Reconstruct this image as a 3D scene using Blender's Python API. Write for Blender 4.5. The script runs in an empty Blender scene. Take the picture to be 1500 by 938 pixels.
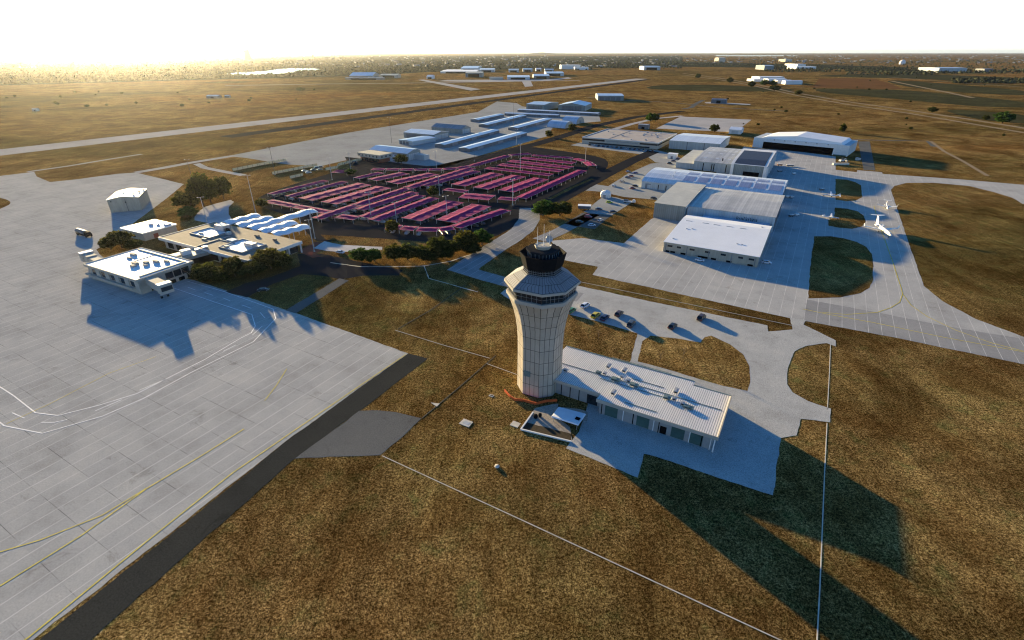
import bpy, bmesh, math, random
from mathutils import Vector, Matrix
import numpy as np
R = math.radians
random.seed(7)
sc = bpy.context.scene
COL = sc.collection

# ------------------------------------------------------------------ camera model (real metres, flat ground at z = 0)
F, HZ, H = 750.0, 77.0, 90.0          # focal length and horizon row of a 1500 x 938 frame, camera height in metres
PITCH = math.atan((469 - HZ) / F)
CP, SP = math.cos(PITCH), math.sin(PITCH)

def P(px, py, z=0.0):
    """point of the horizontal plane at height z seen at a spot of the photograph (surveying the site from the picture)"""
    a, b = (px - 750) / F, (469 - py) / F
    d = (a, CP + b * SP, -SP + b * CP)
    t = (z - H) / d[2]
    return Vector((d[0] * t, d[1] * t, z))

AXA = Vector((math.sin(R(29.8)), math.cos(R(29.8)), 0))      # the airfield's two building axes
AXB = Vector((math.sin(R(119.8)), math.cos(R(119.8)), 0))

# ------------------------------------------------------------------ materials
def new_mat(name):
    m = bpy.data.materials.new(name); m.use_nodes = True
    nt = m.node_tree
    return m, nt, nt.nodes, nt.links, nt.nodes['Principled BSDF']

def N(nodes, kind, **kw):
    n = nodes.new(kind)
    for k, v in kw.items():
        setattr(n, k, v)
    return n

def ramp(nodes, stops):
    r = nodes.new('ShaderNodeValToRGB')
    el = r.color_ramp.elements
    while len(el) < len(stops):
        el.new(0.5)
    for e, (p, c) in zip(el, stops):
        e.position = p; e.color = (c[0], c[1], c[2], 1)
    return r

def plain(name, col, rough=0.7, var=0.18, scale=0.6, metal=0.0, spec=0.3, stretch=(1, 1, 1), bump=0.0):
    """a surface of one paint or material with weathering in it"""
    m, nt, nd, ln, b = new_mat(name)
    tc = N(nd, 'ShaderNodeTexCoord'); mp = N(nd, 'ShaderNodeMapping')
    mp.inputs['Scale'].default_value = stretch
    ln.new(tc.outputs['Object'], mp.inputs[0])
    n = N(nd, 'ShaderNodeTexNoise'); n.inputs['Scale'].default_value = scale; n.inputs['Detail'].default_value = 6
    n.inputs['Roughness'].default_value = 0.65
    ln.new(mp.outputs[0], n.inputs['Vector'])
    lo = [c * (1 - var) for c in col]; hi = [min(1, c * (1 + var)) for c in col]
    r = ramp(nd, [(0.3, lo), (0.7, hi)])
    ln.new(n.outputs[0], r.inputs[0]); ln.new(r.outputs[0], b.inputs['Base Color'])
    b.inputs['Roughness'].default_value = rough; b.inputs['Metallic'].default_value = metal
    b.inputs['Specular IOR Level'].default_value = spec
    if bump:
        bp = N(nd, 'ShaderNodeBump'); bp.inputs['Strength'].default_value = bump
        ln.new(n.outputs[0], bp.inputs['Height']); ln.new(bp.outputs[0], b.inputs['Normal'])
    return m

def ribbed(name, col, axis='X', pitch=1.0, rough=0.45, metal=0.0, var=0.15, dark=0.75, spec=0.3, patches=None, bump=0.5):
    """sheet metal with standing ribs, sheets of slightly different age and streaks"""
    m, nt, nd, ln, b = new_mat(name)
    tc = N(nd, 'ShaderNodeTexCoord'); sp = N(nd, 'ShaderNodeSeparateXYZ'); ln.new(tc.outputs['Object'], sp.inputs[0])
    src = sp.outputs[axis]
    mul = N(nd, 'ShaderNodeMath', operation='MULTIPLY'); mul.inputs[1].default_value = 1.0 / pitch; ln.new(src, mul.inputs[0])
    fr = N(nd, 'ShaderNodeMath', operation='FRACT'); ln.new(mul.outputs[0], fr.inputs[0])
    rb = ramp(nd, [(0.0, (dark,) * 3), (0.12, (dark,) * 3), (0.2, (1, 1, 1)), (1, (1, 1, 1))]); ln.new(fr.outputs[0], rb.inputs[0])
    fl = N(nd, 'ShaderNodeMath', operation='FLOOR'); ln.new(mul.outputs[0], fl.inputs[0])
    wn = N(nd, 'ShaderNodeTexWhiteNoise', noise_dimensions='1D'); ln.new(fl.outputs[0], wn.inputs['W'])
    n = N(nd, 'ShaderNodeTexNoise'); n.inputs['Scale'].default_value = 0.12; n.inputs['Detail'].default_value = 7
    n.inputs['Roughness'].default_value = 0.7
    ln.new(tc.outputs['Object'], n.inputs['Vector'])
    ad = N(nd, 'ShaderNodeMath', operation='MULTIPLY_ADD'); ad.inputs[1].default_value = 0.35
    ln.new(wn.outputs[0], ad.inputs[0]); ln.new(n.outputs[0], ad.inputs[2])
    r = ramp(nd, [(0.35, [c * (1 - var) for c in col]), (0.85, [min(1, c * (1 + var)) for c in col])])
    ln.new(ad.outputs[0], r.inputs[0])
    mx = N(nd, 'ShaderNodeMix', data_type='RGBA', blend_type='MULTIPLY'); mx.inputs[0].default_value = 1
    ln.new(r.outputs[0], mx.inputs[6]); ln.new(rb.outputs[0], mx.inputs[7])
    ln.new(mx.outputs[2], b.inputs['Base Color'])
    b.inputs['Roughness'].default_value = rough; b.inputs['Metallic'].default_value = metal
    b.inputs['Specular IOR Level'].default_value = spec
    if bump:
        bp = N(nd, 'ShaderNodeBump'); bp.inputs['Strength'].default_value = bump; bp.inputs['Distance'].default_value = 0.1
        ln.new(rb.outputs[0], bp.inputs['Height']); ln.new(bp.outputs[0], b.inputs['Normal'])
    return m

def wpos(nd, ln, ang=0.0):
    g = N(nd, 'ShaderNodeNewGeometry'); mp = N(nd, 'ShaderNodeMapping')
    mp.inputs['Rotation'].default_value = (0, 0, ang)
    ln.new(g.outputs['Position'], mp.inputs[0])
    return mp.outputs[0]

def noise(nd, ln, vec, scale, detail=4, rough=0.6, dist=0.0):
    n = N(nd, 'ShaderNodeTexNoise'); n.inputs['Scale'].default_value = scale; n.inputs['Detail'].default_value = detail
    n.inputs['Roughness'].default_value = rough; n.inputs['Distortion'].default_value = dist
    ln.new(vec, n.inputs['Vector']); return n.outputs[0]

def mixc(nd, ln, fac, a, b, mode='MIX'):
    m = N(nd, 'ShaderNodeMix', data_type='RGBA', blend_type=mode)
    for sock, v in ((m.inputs[0], fac), (m.inputs[6], a), (m.inputs[7], b)):
        if hasattr(v, 'is_output'): ln.new(v, sock)
        elif isinstance(v, (int, float)): sock.default_value = v
        else: sock.default_value = (v[0], v[1], v[2], 1)
    return m.outputs[2]

def grass_mat():
    m, nt, nd, ln, b = new_mat('dry_grass')
    v = wpos(nd, ln)
    f1 = noise(nd, ln, v, 1.7, 5, 0.82, 0.4); f2 = noise(nd, ln, v, 4.2, 4, 0.9)
    fm = N(nd, 'ShaderNodeMath', operation='MULTIPLY_ADD'); fm.inputs[1].default_value = 0.55; ln.new(f2, fm.inputs[0])
    f3 = N(nd, 'ShaderNodeMath', operation='MULTIPLY'); f3.inputs[1].default_value = 0.45; ln.new(f1, f3.inputs[0]); ln.new(f3.outputs[0], fm.inputs[2])
    fine = fm.outputs[0]
    mid = noise(nd, ln, v, 0.16, 7, 0.72, 0.6)
    big = noise(nd, ln, v, 0.021, 6, 0.68, 0.7)
    tan = ramp(nd, [(0.425, (0.012, 0.007, 0.002)), (0.475, (0.080, 0.049, 0.016)), (0.515, (0.190, 0.124, 0.045)), (0.575, (0.55, 0.40, 0.19))]); ln.new(fine, tan.inputs[0])
    grn = ramp(nd, [(0.42, (0.008, 0.010, 0.003)), (0.475, (0.062, 0.060, 0.019)), (0.515, (0.145, 0.130, 0.045)), (0.58, (0.34, 0.30, 0.13))]); ln.new(fine, grn.inputs[0])
    red = ramp(nd, [(0.42, (0.010, 0.005, 0.0015)), (0.475, (0.066, 0.036, 0.011)), (0.515, (0.145, 0.085, 0.028)), (0.58, (0.38, 0.26, 0.11))]); ln.new(fine, red.inputs[0])
    k = ramp(nd, [(0.51, (0, 0, 0)), (0.64, (0.9, 0.9, 0.9))]); ln.new(mid, k.inputs[0])
    c1 = mixc(nd, ln, k.outputs[0], tan.outputs[0], grn.outputs[0])
    kr = ramp(nd, [(0.44, (0, 0, 0)), (0.60, (0.95, 0.95, 0.95))]); ln.new(noise(nd, ln, v, 0.05, 6, 0.7, 0.4), kr.inputs[0])
    c1 = mixc(nd, ln, kr.outputs[0], c1, red.outputs[0])
    k2 = ramp(nd, [(0.35, (0.62, 0.56, 0.50)), (0.5, (1.1, 1.07, 1.04)), (0.63, (1.65, 1.65, 1.62))]); ln.new(big, k2.inputs[0])
    c2 = mixc(nd, ln, 1.0, c1, k2.outputs[0], 'MULTIPLY')
    k4 = ramp(nd, [(0.34, (0.66, 0.62, 0.56)), (0.66, (1.34, 1.34, 1.34))]); ln.new(noise(nd, ln, v, 0.33, 6, 0.8, 0.8), k4.inputs[0])
    c2 = mixc(nd, ln, 1.0, c2, k4.outputs[0], 'MULTIPLY')
    # faint mowing passes
    wv = N(nd, 'ShaderNodeMapping'); wv.inputs['Rotation'].default_value = (0, 0, R(29.8)); wv.inputs['Scale'].default_value = (0.35, 0.012, 1); ln.new(v, wv.inputs[0])
    k5 = ramp(nd, [(0.38, (0.84, 0.84, 0.84)), (0.62, (1.14, 1.14, 1.14))]); ln.new(noise(nd, ln, wv.outputs[0], 1.0, 3, 0.6), k5.inputs[0])
    c2 = mixc(nd, ln, 1.0, c2, k5.outputs[0], 'MULTIPLY')
    # far fields: long strips and patches of olive, red-brown and straw
    mp = N(nd, 'ShaderNodeMapping'); mp.inputs['Scale'].default_value = (0.45, 1.0, 1); ln.new(v, mp.inputs[0])
    fld = noise(nd, ln, mp.outputs[0], 0.0016, 6, 0.62, 0.8)
    k3 = ramp(nd, [(0.34, (0.42, 0.50, 0.44)), (0.42, (0.62, 0.68, 0.58)), (0.48, (1.0, 1.0, 0.95)), (0.55, (1.05, 1.0, 0.95)), (0.61, (1.2, 0.95, 0.75)), (0.68, (0.5, 0.58, 0.48))])
    ln.new(fld, k3.inputs[0])
    c3 = mixc(nd, ln, 1.0, c2, k3.outputs[0], 'MULTIPLY')
    c3 = mixc(nd, ln, 1.0, c3, (1.04, 0.985, 0.90), 'MULTIPLY')
    ln.new(c3, b.inputs['Base Color'])
    b.inputs['Roughness'].default_value = 1.0; b.inputs['Specular IOR Level'].default_value = 0.0
    bp = N(nd, 'ShaderNodeBump'); bp.inputs['Strength'].default_value = 0.55; bp.inputs['Distance'].default_value = 0.12
    ln.new(fine, bp.inputs['Height']); ln.new(bp.outputs[0], b.inputs['Normal'])
    return m

def paving(name, col, var=0.15, grain=2.0, pale=None, dark=None, ang=R(29.8), blotch=0.06, ridge=None, tint=None):
    """concrete or asphalt; pale / dark = joint sealing lines (spacing, half width) along / across the building axis"""
    m, nt, nd, ln, b = new_mat(name)
    v = wpos(nd, ln, ang)
    g = noise(nd, ln, v, grain, 5, 0.8)
    bl = noise(nd, ln, v, blotch, 6, 0.7)
    r = ramp(nd, [(0.3, [c * (1 - var) for c in col]), (0.7, [c * (1 + var) for c in col])]); ln.new(g, r.inputs[0])
    r2 = ramp(nd, [(0.3, (0.80, 0.79, 0.78)), (0.5, (1, 1, 1)), (0.72, tint or (1.16, 1.14, 1.11))]); ln.new(bl, r2.inputs[0])
    c = mixc(nd, ln, 1.0, r.outputs[0], r2.outputs[0], 'MULTIPLY')
    st = ramp(nd, [(0.60, (1, 1, 1)), (0.68, (0.80, 0.79, 0.78))]); ln.new(noise(nd, ln, v, 0.13, 5, 0.75, 0.6), st.inputs[0])   # oil and tyre stains
    c = mixc(nd, ln, 1.0, c, st.outputs[0], 'MULTIPLY')
    sp = N(nd, 'ShaderNodeSeparateXYZ'); ln.new(v, sp.inputs[0])
    def lines(sock, spacing, hw):
        a = N(nd, 'ShaderNodeMath', operation='MULTIPLY'); a.inputs[1].default_value = 1 / spacing; ln.new(sock, a.inputs[0])
        f = N(nd, 'ShaderNodeMath', operation='FRACT'); ln.new(a.outputs[0], f.inputs[0])
        s = N(nd, 'ShaderNodeMath', operation='SUBTRACT'); s.inputs[1].default_value = 0.5; ln.new(f.outputs[0], s.inputs[0])
        ab = N(nd, 'ShaderNodeMath', operation='ABSOLUTE'); ln.new(s.outputs[0], ab.inputs[0])
        lt = N(nd, 'ShaderNodeMath', operation='LESS_THAN'); lt.inputs[1].default_value = hw / spacing; ln.new(ab.outputs[0], lt.inputs[0])
        return lt.outputs[0]
    brk = noise(nd, ln, v, 0.11, 3, 0.6)
    if pale or dark:
        # every slab cast on its own day
        sx, sy = (pale or (4.35, 0))[0], (dark or (8.2, 0))[0]
        fx = N(nd, 'ShaderNodeMath', operation='MULTIPLY'); fx.inputs[1].default_value = 1 / sx; ln.new(sp.outputs['X'], fx.inputs[0])
        fy = N(nd, 'ShaderNodeMath', operation='MULTIPLY'); fy.inputs[1].default_value = 1 / sy; ln.new(sp.outputs['Y'], fy.inputs[0])
        cb = N(nd, 'ShaderNodeCombineXYZ')
        for q, o in ((fx, 0), (fy, 1)):
            h = N(nd, 'ShaderNodeMath', operation='ADD'); h.inputs[1].default_value = 0.5; ln.new(q.outputs[0], h.inputs[0])
            fl = N(nd, 'ShaderNodeMath', operation='FLOOR'); ln.new(h.outputs[0], fl.inputs[0]); ln.new(fl.outputs[0], cb.inputs[o])
        wn = N(nd, 'ShaderNodeTexWhiteNoise', noise_dimensions='2D'); ln.new(cb.outputs[0], wn.inputs['Vector'])
        r4 = ramp(nd, [(0, (0.965, 0.965, 0.97)), (1, (1.03, 1.03, 1.025))]); ln.new(wn.outputs[0], r4.inputs[0])
        c = mixc(nd, ln, 1.0, c, r4.outputs[0], 'MULTIPLY')
    if dark:
        k = ramp(nd, [(0.42, (0.1, 0.1, 0.1)), (0.62, (0.75, 0.75, 0.75))]); ln.new(brk, k.inputs[0])
        mm = N(nd, 'ShaderNodeMath', operation='MULTIPLY'); ln.new(lines(sp.outputs['Y'], *dark), mm.inputs[0]); ln.new(k.outputs[0], mm.inputs[1])
        c = mixc(nd, ln, mm.outputs[0], c, [q * 0.3 for q in col])
    if pale:
        k = ramp(nd, [(0.42, (1, 1, 1)), (0.68, (0.25, 0.25, 0.25))]); ln.new(brk, k.inputs[0])
        mm = N(nd, 'ShaderNodeMath', operation='MULTIPLY'); ln.new(lines(sp.outputs['X'], *pale), mm.inputs[0]); ln.new(k.outputs[0], mm.inputs[1])
        c = mixc(nd, ln, mm.outputs[0], c, (0.68, 0.655, 0.61))
    ln.new(c, b.inputs['Base Color'])
    b.inputs['Roughness'].default_value = 1.0; b.inputs['Specular IOR Level'].default_value = 0.0
    bp = N(nd, 'ShaderNodeBump'); bp.inputs['Strength'].default_value = 0.25; bp.inputs['Distance'].default_value = 0.03
    ln.new(g, bp.inputs['Height']); ln.new(bp.outputs[0], b.inputs['Normal'])
    return m

def leaf_mat(name, a, c):
    m, nt, nd, ln, b = new_mat(name)
    g = N(nd, 'ShaderNodeNewGeometry')
    r = ramp(nd, [(0.0, a), (0.75, c), (1.0, [min(1, q * 1.7) for q in c])]); ln.new(g.outputs['Random Per Island'], r.inputs[0])
    ln.new(r.outputs[0], b.inputs['Base Color'])
    b.inputs['Roughness'].default_value = 0.9; b.inputs['Specular IOR Level'].default_value = 0.04
    tl = N(nd, 'ShaderNodeBsdfTranslucent'); ln.new(mixc(nd, ln, 1.0, r.outputs[0], (2.4, 2.4, 1.1), 'MULTIPLY'), tl.inputs['Color'])
    ms = N(nd, 'ShaderNodeMixShader'); ms.inputs[0].default_value = 0.32
    ln.new(b.outputs[0], ms.inputs[1]); ln.new(tl.outputs[0], ms.inputs[2]); ln.new(ms.outputs[0], nd['Material Output'].inputs[0])
    return m

def island_mat(name, stops, rough=0.7):
    m, nt, nd, ln, b = new_mat(name)
    g = N(nd, 'ShaderNodeNewGeometry')
    r = ramp(nd, stops); r.color_ramp.interpolation = 'CONSTANT'; ln.new(g.outputs['Random Per Island'], r.inputs[0])
    ln.new(r.outputs[0], b.inputs['Base Color']); b.inputs['Roughness'].default_value = rough
    return m

def glassy(name, col, rough=0.08, spec=0.6):
    m, nt, nd, ln, b = new_mat(name)
    tc = N(nd, 'ShaderNodeTexCoord')
    n = noise(nd, ln, tc.outputs['Object'], 0.8, 3)
    r = ramp(nd, [(0.3, [q * 0.6 for q in col]), (0.7, [q * 1.5 for q in col])]); ln.new(n, r.inputs[0]); ln.new(r.outputs[0], b.inputs['Base Color'])
    b.inputs['Roughness'].default_value = rough; b.inputs['Specular IOR Level'].default_value = spec
    return m

def panel_mat(name, col, w, h):
    """precast cladding panels with dark joints: a grid in the mesh's own UV metres"""
    m, nt, nd, ln, b = new_mat(name)
    tc = N(nd, 'ShaderNodeTexCoord'); sp = N(nd, 'ShaderNodeSeparateXYZ'); ln.new(tc.outputs['UV'], sp.inputs[0])
    fac = None
    cells = []
    for ax, s in (('X', w), ('Y', h)):
        a = N(nd, 'ShaderNodeMath', operation='MULTIPLY'); a.inputs[1].default_value = 1 / s; ln.new(sp.outputs[ax], a.inputs[0])
        f = N(nd, 'ShaderNodeMath', operation='FRACT'); ln.new(a.outputs[0], f.inputs[0])
        lt = N(nd, 'ShaderNodeMath', operation='LESS_THAN'); lt.inputs[1].default_value = 0.125 / s; ln.new(f.outputs[0], lt.inputs[0])
        fl = N(nd, 'ShaderNodeMath', operation='FLOOR'); ln.new(a.outputs[0], fl.inputs[0]); cells.append(fl.outputs[0])
        if fac is None: fac = lt.outputs[0]
        else:
            mxx = N(nd, 'ShaderNodeMath', operation='MAXIMUM'); ln.new(fac, mxx.inputs[0]); ln.new(lt.outputs[0], mxx.inputs[1]); fac = mxx.outputs[0]
    cb = N(nd, 'ShaderNodeCombineXYZ'); ln.new(cells[0], cb.inputs[0]); ln.new(cells[1], cb.inputs[1])
    wn = N(nd, 'ShaderNodeTexWhiteNoise', noise_dimensions='2D'); ln.new(cb.outputs[0], wn.inputs['Vector'])
    r = ramp(nd, [(0, [q * 0.9 for q in col]), (1, [q * 1.07 for q in col])]); ln.new(wn.outputs[0], r.inputs[0])
    st = noise(nd, ln, tc.outputs['Object'], 0.35, 6, 0.7)
    r2 = ramp(nd, [(0.3, (0.86, 0.85, 0.83)), (0.7, (1.05, 1.05, 1.05))]); ln.new(st, r2.inputs[0])
    c = mixc(nd, ln, 1.0, r.outputs[0], r2.outputs[0], 'MULTIPLY')
    c = mixc(nd, ln, fac, c, (0.045, 0.04, 0.035))
    ln.new(c, b.inputs['Base Color']); b.inputs['Roughness'].default_value = 0.75
    b.inputs['Specular IOR Level'].default_value = 0.25
    return m

M = {
 'grass': grass_mat(),
 'apron': paving('apron_concrete', (0.43, 0.42, 0.39), 0.24, 3.0, pale=(4.35, 0.09), dark=(8.2, 0.075)),
 'apron2': paving('hangar_apron_concrete', (0.42, 0.41, 0.385), 0.18, 2.0, pale=(4.2, 0.075), dark=(26.0, 0.05)),
 'gaapron': paving('old_apron_concrete', (0.34, 0.34, 0.32), 0.15, 0.5, blotch=0.03),
 'gravel': paving('pale_gravel', (0.42, 0.415, 0.39), 0.45, 3.2, blotch=0.09),
 'asphalt': paving('dark_asphalt', (0.030, 0.030, 0.032), 0.25, 2.4, blotch=0.05),
 'strip': paving('weathered_dark_shoulder', (0.047, 0.047, 0.041), 0.4, 3.2, blotch=0.05),
 'midasphalt': paving('grey_asphalt', (0.135, 0.135, 0.128), 0.35, 3.2, blotch=0.05),
 'taxi': paving('grey_taxiway', (0.30, 0.295, 0.285), 0.15, 1.5, pale=(4.2, 0.07), blotch=0.04),
 'runway': paving('runway_concrete', (0.42, 0.40, 0.38), 0.12, 0.5, blotch=0.02),
 'scrub': paving('dark_scrubland', (0.052, 0.050, 0.024), 0.45, 0.12, blotch=0.012, tint=(1.7, 1.6, 1.4)),
 'dirt': paving('dirt_track', (0.29, 0.22, 0.14), 0.25, 0.5, blotch=0.02),
 'dirt_field': paving('bare_field', (0.15, 0.075, 0.032), 0.25, 0.2, blotch=0.01),
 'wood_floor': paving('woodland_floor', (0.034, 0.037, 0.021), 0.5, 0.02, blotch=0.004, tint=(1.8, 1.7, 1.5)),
 'brick': paving('red_brick_paving', (0.26, 0.09, 0.06), 0.2, 1.5),
 'path': paving('pale_path', (0.55, 0.52, 0.49), 0.1, 1.0),
 'yellow': plain('yellow_marking_paint', (0.62, 0.50, 0.045), 0.8, 0.3, 0.5),
 'white_line': plain('white_marking_paint', (0.80, 0.79, 0.77), 0.8, 0.15, 0.5),
 'wall_cream': plain('cream_render', (0.44, 0.40, 0.33), 0.85, 0.10, 0.5),
 'wall_tan': plain('tan_metal_wall', (0.40, 0.36, 0.28), 0.7, 0.16, 0.35, stretch=(2, 2, .5)),
 'wall_grey': ribbed('grey_sheet_wall', (0.40, 0.43, 0.43), 'X', 1.2, 0.6, 0, 0.12, 0.82),
 'wall_pale': ribbed('pale_sheet_wall', (0.50, 0.53, 0.53), 'X', 1.5, 0.6, 0, 0.10, 0.86),
 'wall_dark': ribbed('dark_sheet_wall', (0.13, 0.14, 0.15), 'X', 1.5, 0.6, 0, 0.2, 0.7),
 'wall_green': ribbed('grey_green_sheet_wall', (0.20, 0.235, 0.235), 'X', 1.2, 0.6, 0, 0.15, 0.7),
 'roof_white': plain('white_roof_coating', (0.86, 0.86, 0.85), 0.6, 0.05, 0.08),
 'roof_metal': ribbed('pale_metal_roof', (0.62, 0.65, 0.68), 'X', 1.6, 0.35, 0.0, 0.10, 0.86),
 'roof_weather': ribbed('weathered_metal_roof', (0.46, 0.44, 0.40), 'X', 1.4, 0.5, 0.0, 0.22, 0.84),
 'roof_cream': plain('cream_metal_roof', (0.58, 0.54, 0.43), 0.55, 0.12, 0.15),
 'roof_blue': ribbed('blue_grey_metal_roof', (0.42, 0.50, 0.60), 'X', 1.6, 0.35, 0.0, 0.10, 0.86),
 'roof_slate': ribbed('dark_grey_metal_roof', (0.17, 0.19, 0.22), 'X', 1.8, 0.45, 0.0, 0.2, 0.7),
 'roof_flat': plain('flat_felt_roof', (0.25, 0.205, 0.16), 0.9, 0.16, 0.5, stretch=(.3, 2.5, 1)),
 'roof_rose': plain('rose_grey_flat_roof', (0.34, 0.30, 0.28), 0.9, 0.12, 0.12),
 'roof_rib': plain('white_standing_seam', (0.80, 0.755, 0.69), 0.5, 0.07, 0.3, stretch=(3, .4, 1)),
 'rib_dark': plain('seam_shadow_paint', (0.22, 0.215, 0.21), 0.6, 0.1),
 'trim_white': plain('white_trim', (0.72, 0.71, 0.68), 0.6, 0.08),
 'trim_green': plain('green_grey_trim', (0.14, 0.20, 0.19), 0.6, 0.2),
 'panel_grey': plain('grey_wall_panel', (0.30, 0.30, 0.29), 0.7, 0.12, 0.5),
 'door_green': plain('green_roller_door', (0.055, 0.11, 0.10), 0.6, 0.2),
 'door_grey': plain('grey_door', (0.22, 0.23, 0.24), 0.6, 0.2),
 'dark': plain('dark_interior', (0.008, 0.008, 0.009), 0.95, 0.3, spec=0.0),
 'black_metal': plain('black_cab_metal', (0.012, 0.012, 0.013), 0.8, 0.35, 0.8, spec=0.05),
 'glass': glassy('dark_window_glass', (0.018, 0.024, 0.03)),
 'carglass': glassy('car_glass', (0.012, 0.014, 0.016)),
 'tower_panel': panel_mat('tower_precast_panels', (0.49, 0.42, 0.33), 1.42, 3.9),
 'tower_roof': panel_mat('tower_roof_panels', (0.27, 0.265, 0.27), 1.05, 2.6),
 'metal': plain('galvanised_metal', (0.42, 0.43, 0.44), 0.45, 0.2, 1.0, metal=0.3),
 'pole': plain('grey_pole_steel', (0.50, 0.49, 0.47), 0.5, 0.15, 0.5),
 'darkpole': plain('dark_pole_steel', (0.11, 0.10, 0.10), 0.6, 0.2, 0.5),
 'canopy': plain('red_shade_fabric', (0.31, 0.026, 0.112), 0.9, 0.25, 0.25, spec=0.05),
 'orange': plain('orange_barrier', (0.62, 0.11, 0.025), 0.7, 0.25, 0.8),
 'kerb': plain('pale_kerb_concrete', (0.55, 0.51, 0.43), 0.9, 0.22, 0.4),
 'darkkerb': plain('shaded_kerb', (0.07, 0.06, 0.045), 0.9, 0.3, 0.4),  # kerb colour darkened to carry its shaded side; the manhole grate shares it
 'patio': paving('stony_patio', (0.36, 0.32, 0.27), 0.45, 2.2),
 'soil': plain('dark_soil', (0.045, 0.032, 0.018), 0.95, 0.4, 1.5),
 'tarp': plain('white_tarpaulin', (0.74, 0.75, 0.78), 0.6, 0.06),
 'bark': plain('bark', (0.10, 0.07, 0.045), 0.9, 0.3, 2),
 'leaf': leaf_mat('olive_foliage', (0.008, 0.012, 0.004), (0.045, 0.05, 0.015)),
 'leaf_green': leaf_mat('green_foliage', (0.010, 0.024, 0.007), (0.035, 0.07, 0.018)),
 'leaf_sunlit': leaf_mat('sunlit_foliage', (0.007, 0.010, 0.003), (0.070, 0.064, 0.019)),  # gold of sunlit crown tops put into the leaf colour
 'forest': leaf_mat('far_woodland', (0.016, 0.020, 0.011), (0.062, 0.064, 0.032)),
 'town': island_mat('far_town_walls', [(0, (.30, .29, .27)), (.25, (.17, .15, .13)), (.45, (.5, .5, .48)), (.55, (.13, .12, .11)), (.8, (.24, .25, .27))]),
 'tyre': plain('tyre_rubber', (0.02, 0.02, 0.02), 0.9, 0.2),
 'lamp': plain('headlamp', (0.7, 0.7, 0.68), 0.2, 0.05),
 'tail': plain('tail_lamp', (0.35, 0.02, 0.02), 0.3, 0.05),
 'plane_white': plain('aircraft_white', (0.80, 0.78, 0.74), 0.35, 0.04, spec=0.5),
 'solar': plain('dark_roof_panels', (0.028, 0.026, 0.034), 0.5, 0.35, 0.6),
 'skylight': plain('translucent_roof_patch', (0.72, 0.72, 0.70), 0.5, 0.08),
 'patch_blue': ribbed('blue_grey_roof_patch', (0.26, 0.29, 0.40), 'X', 1.4, 0.4, 0, 0.15, 0.85),
 'fence_board': plain('straw_board_fence', (0.72, 0.60, 0.36), 0.85, 0.18, 0.4),
}
def water_mat():
    m, nt, nd, ln, b = new_mat('lake_water')
    b.inputs['Base Color'].default_value = (0.03, 0.04, 0.04, 1); b.inputs['Roughness'].default_value = 0.12
    v = wpos(nd, ln); n = noise(nd, ln, v, 0.3, 3)
    bp = N(nd, 'ShaderNodeBump'); bp.inputs['Strength'].default_value = 0.06; ln.new(n, bp.inputs['Height']); ln.new(bp.outputs[0], b.inputs['Normal'])
    return m
M['water'] = water_mat()
_paint = {}
def paint(col):
    if col not in _paint:
        _paint[col] = plain('car_paint', col, 0.28, 0.04, 1.0, spec=0.6)
    return _paint[col]

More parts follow.
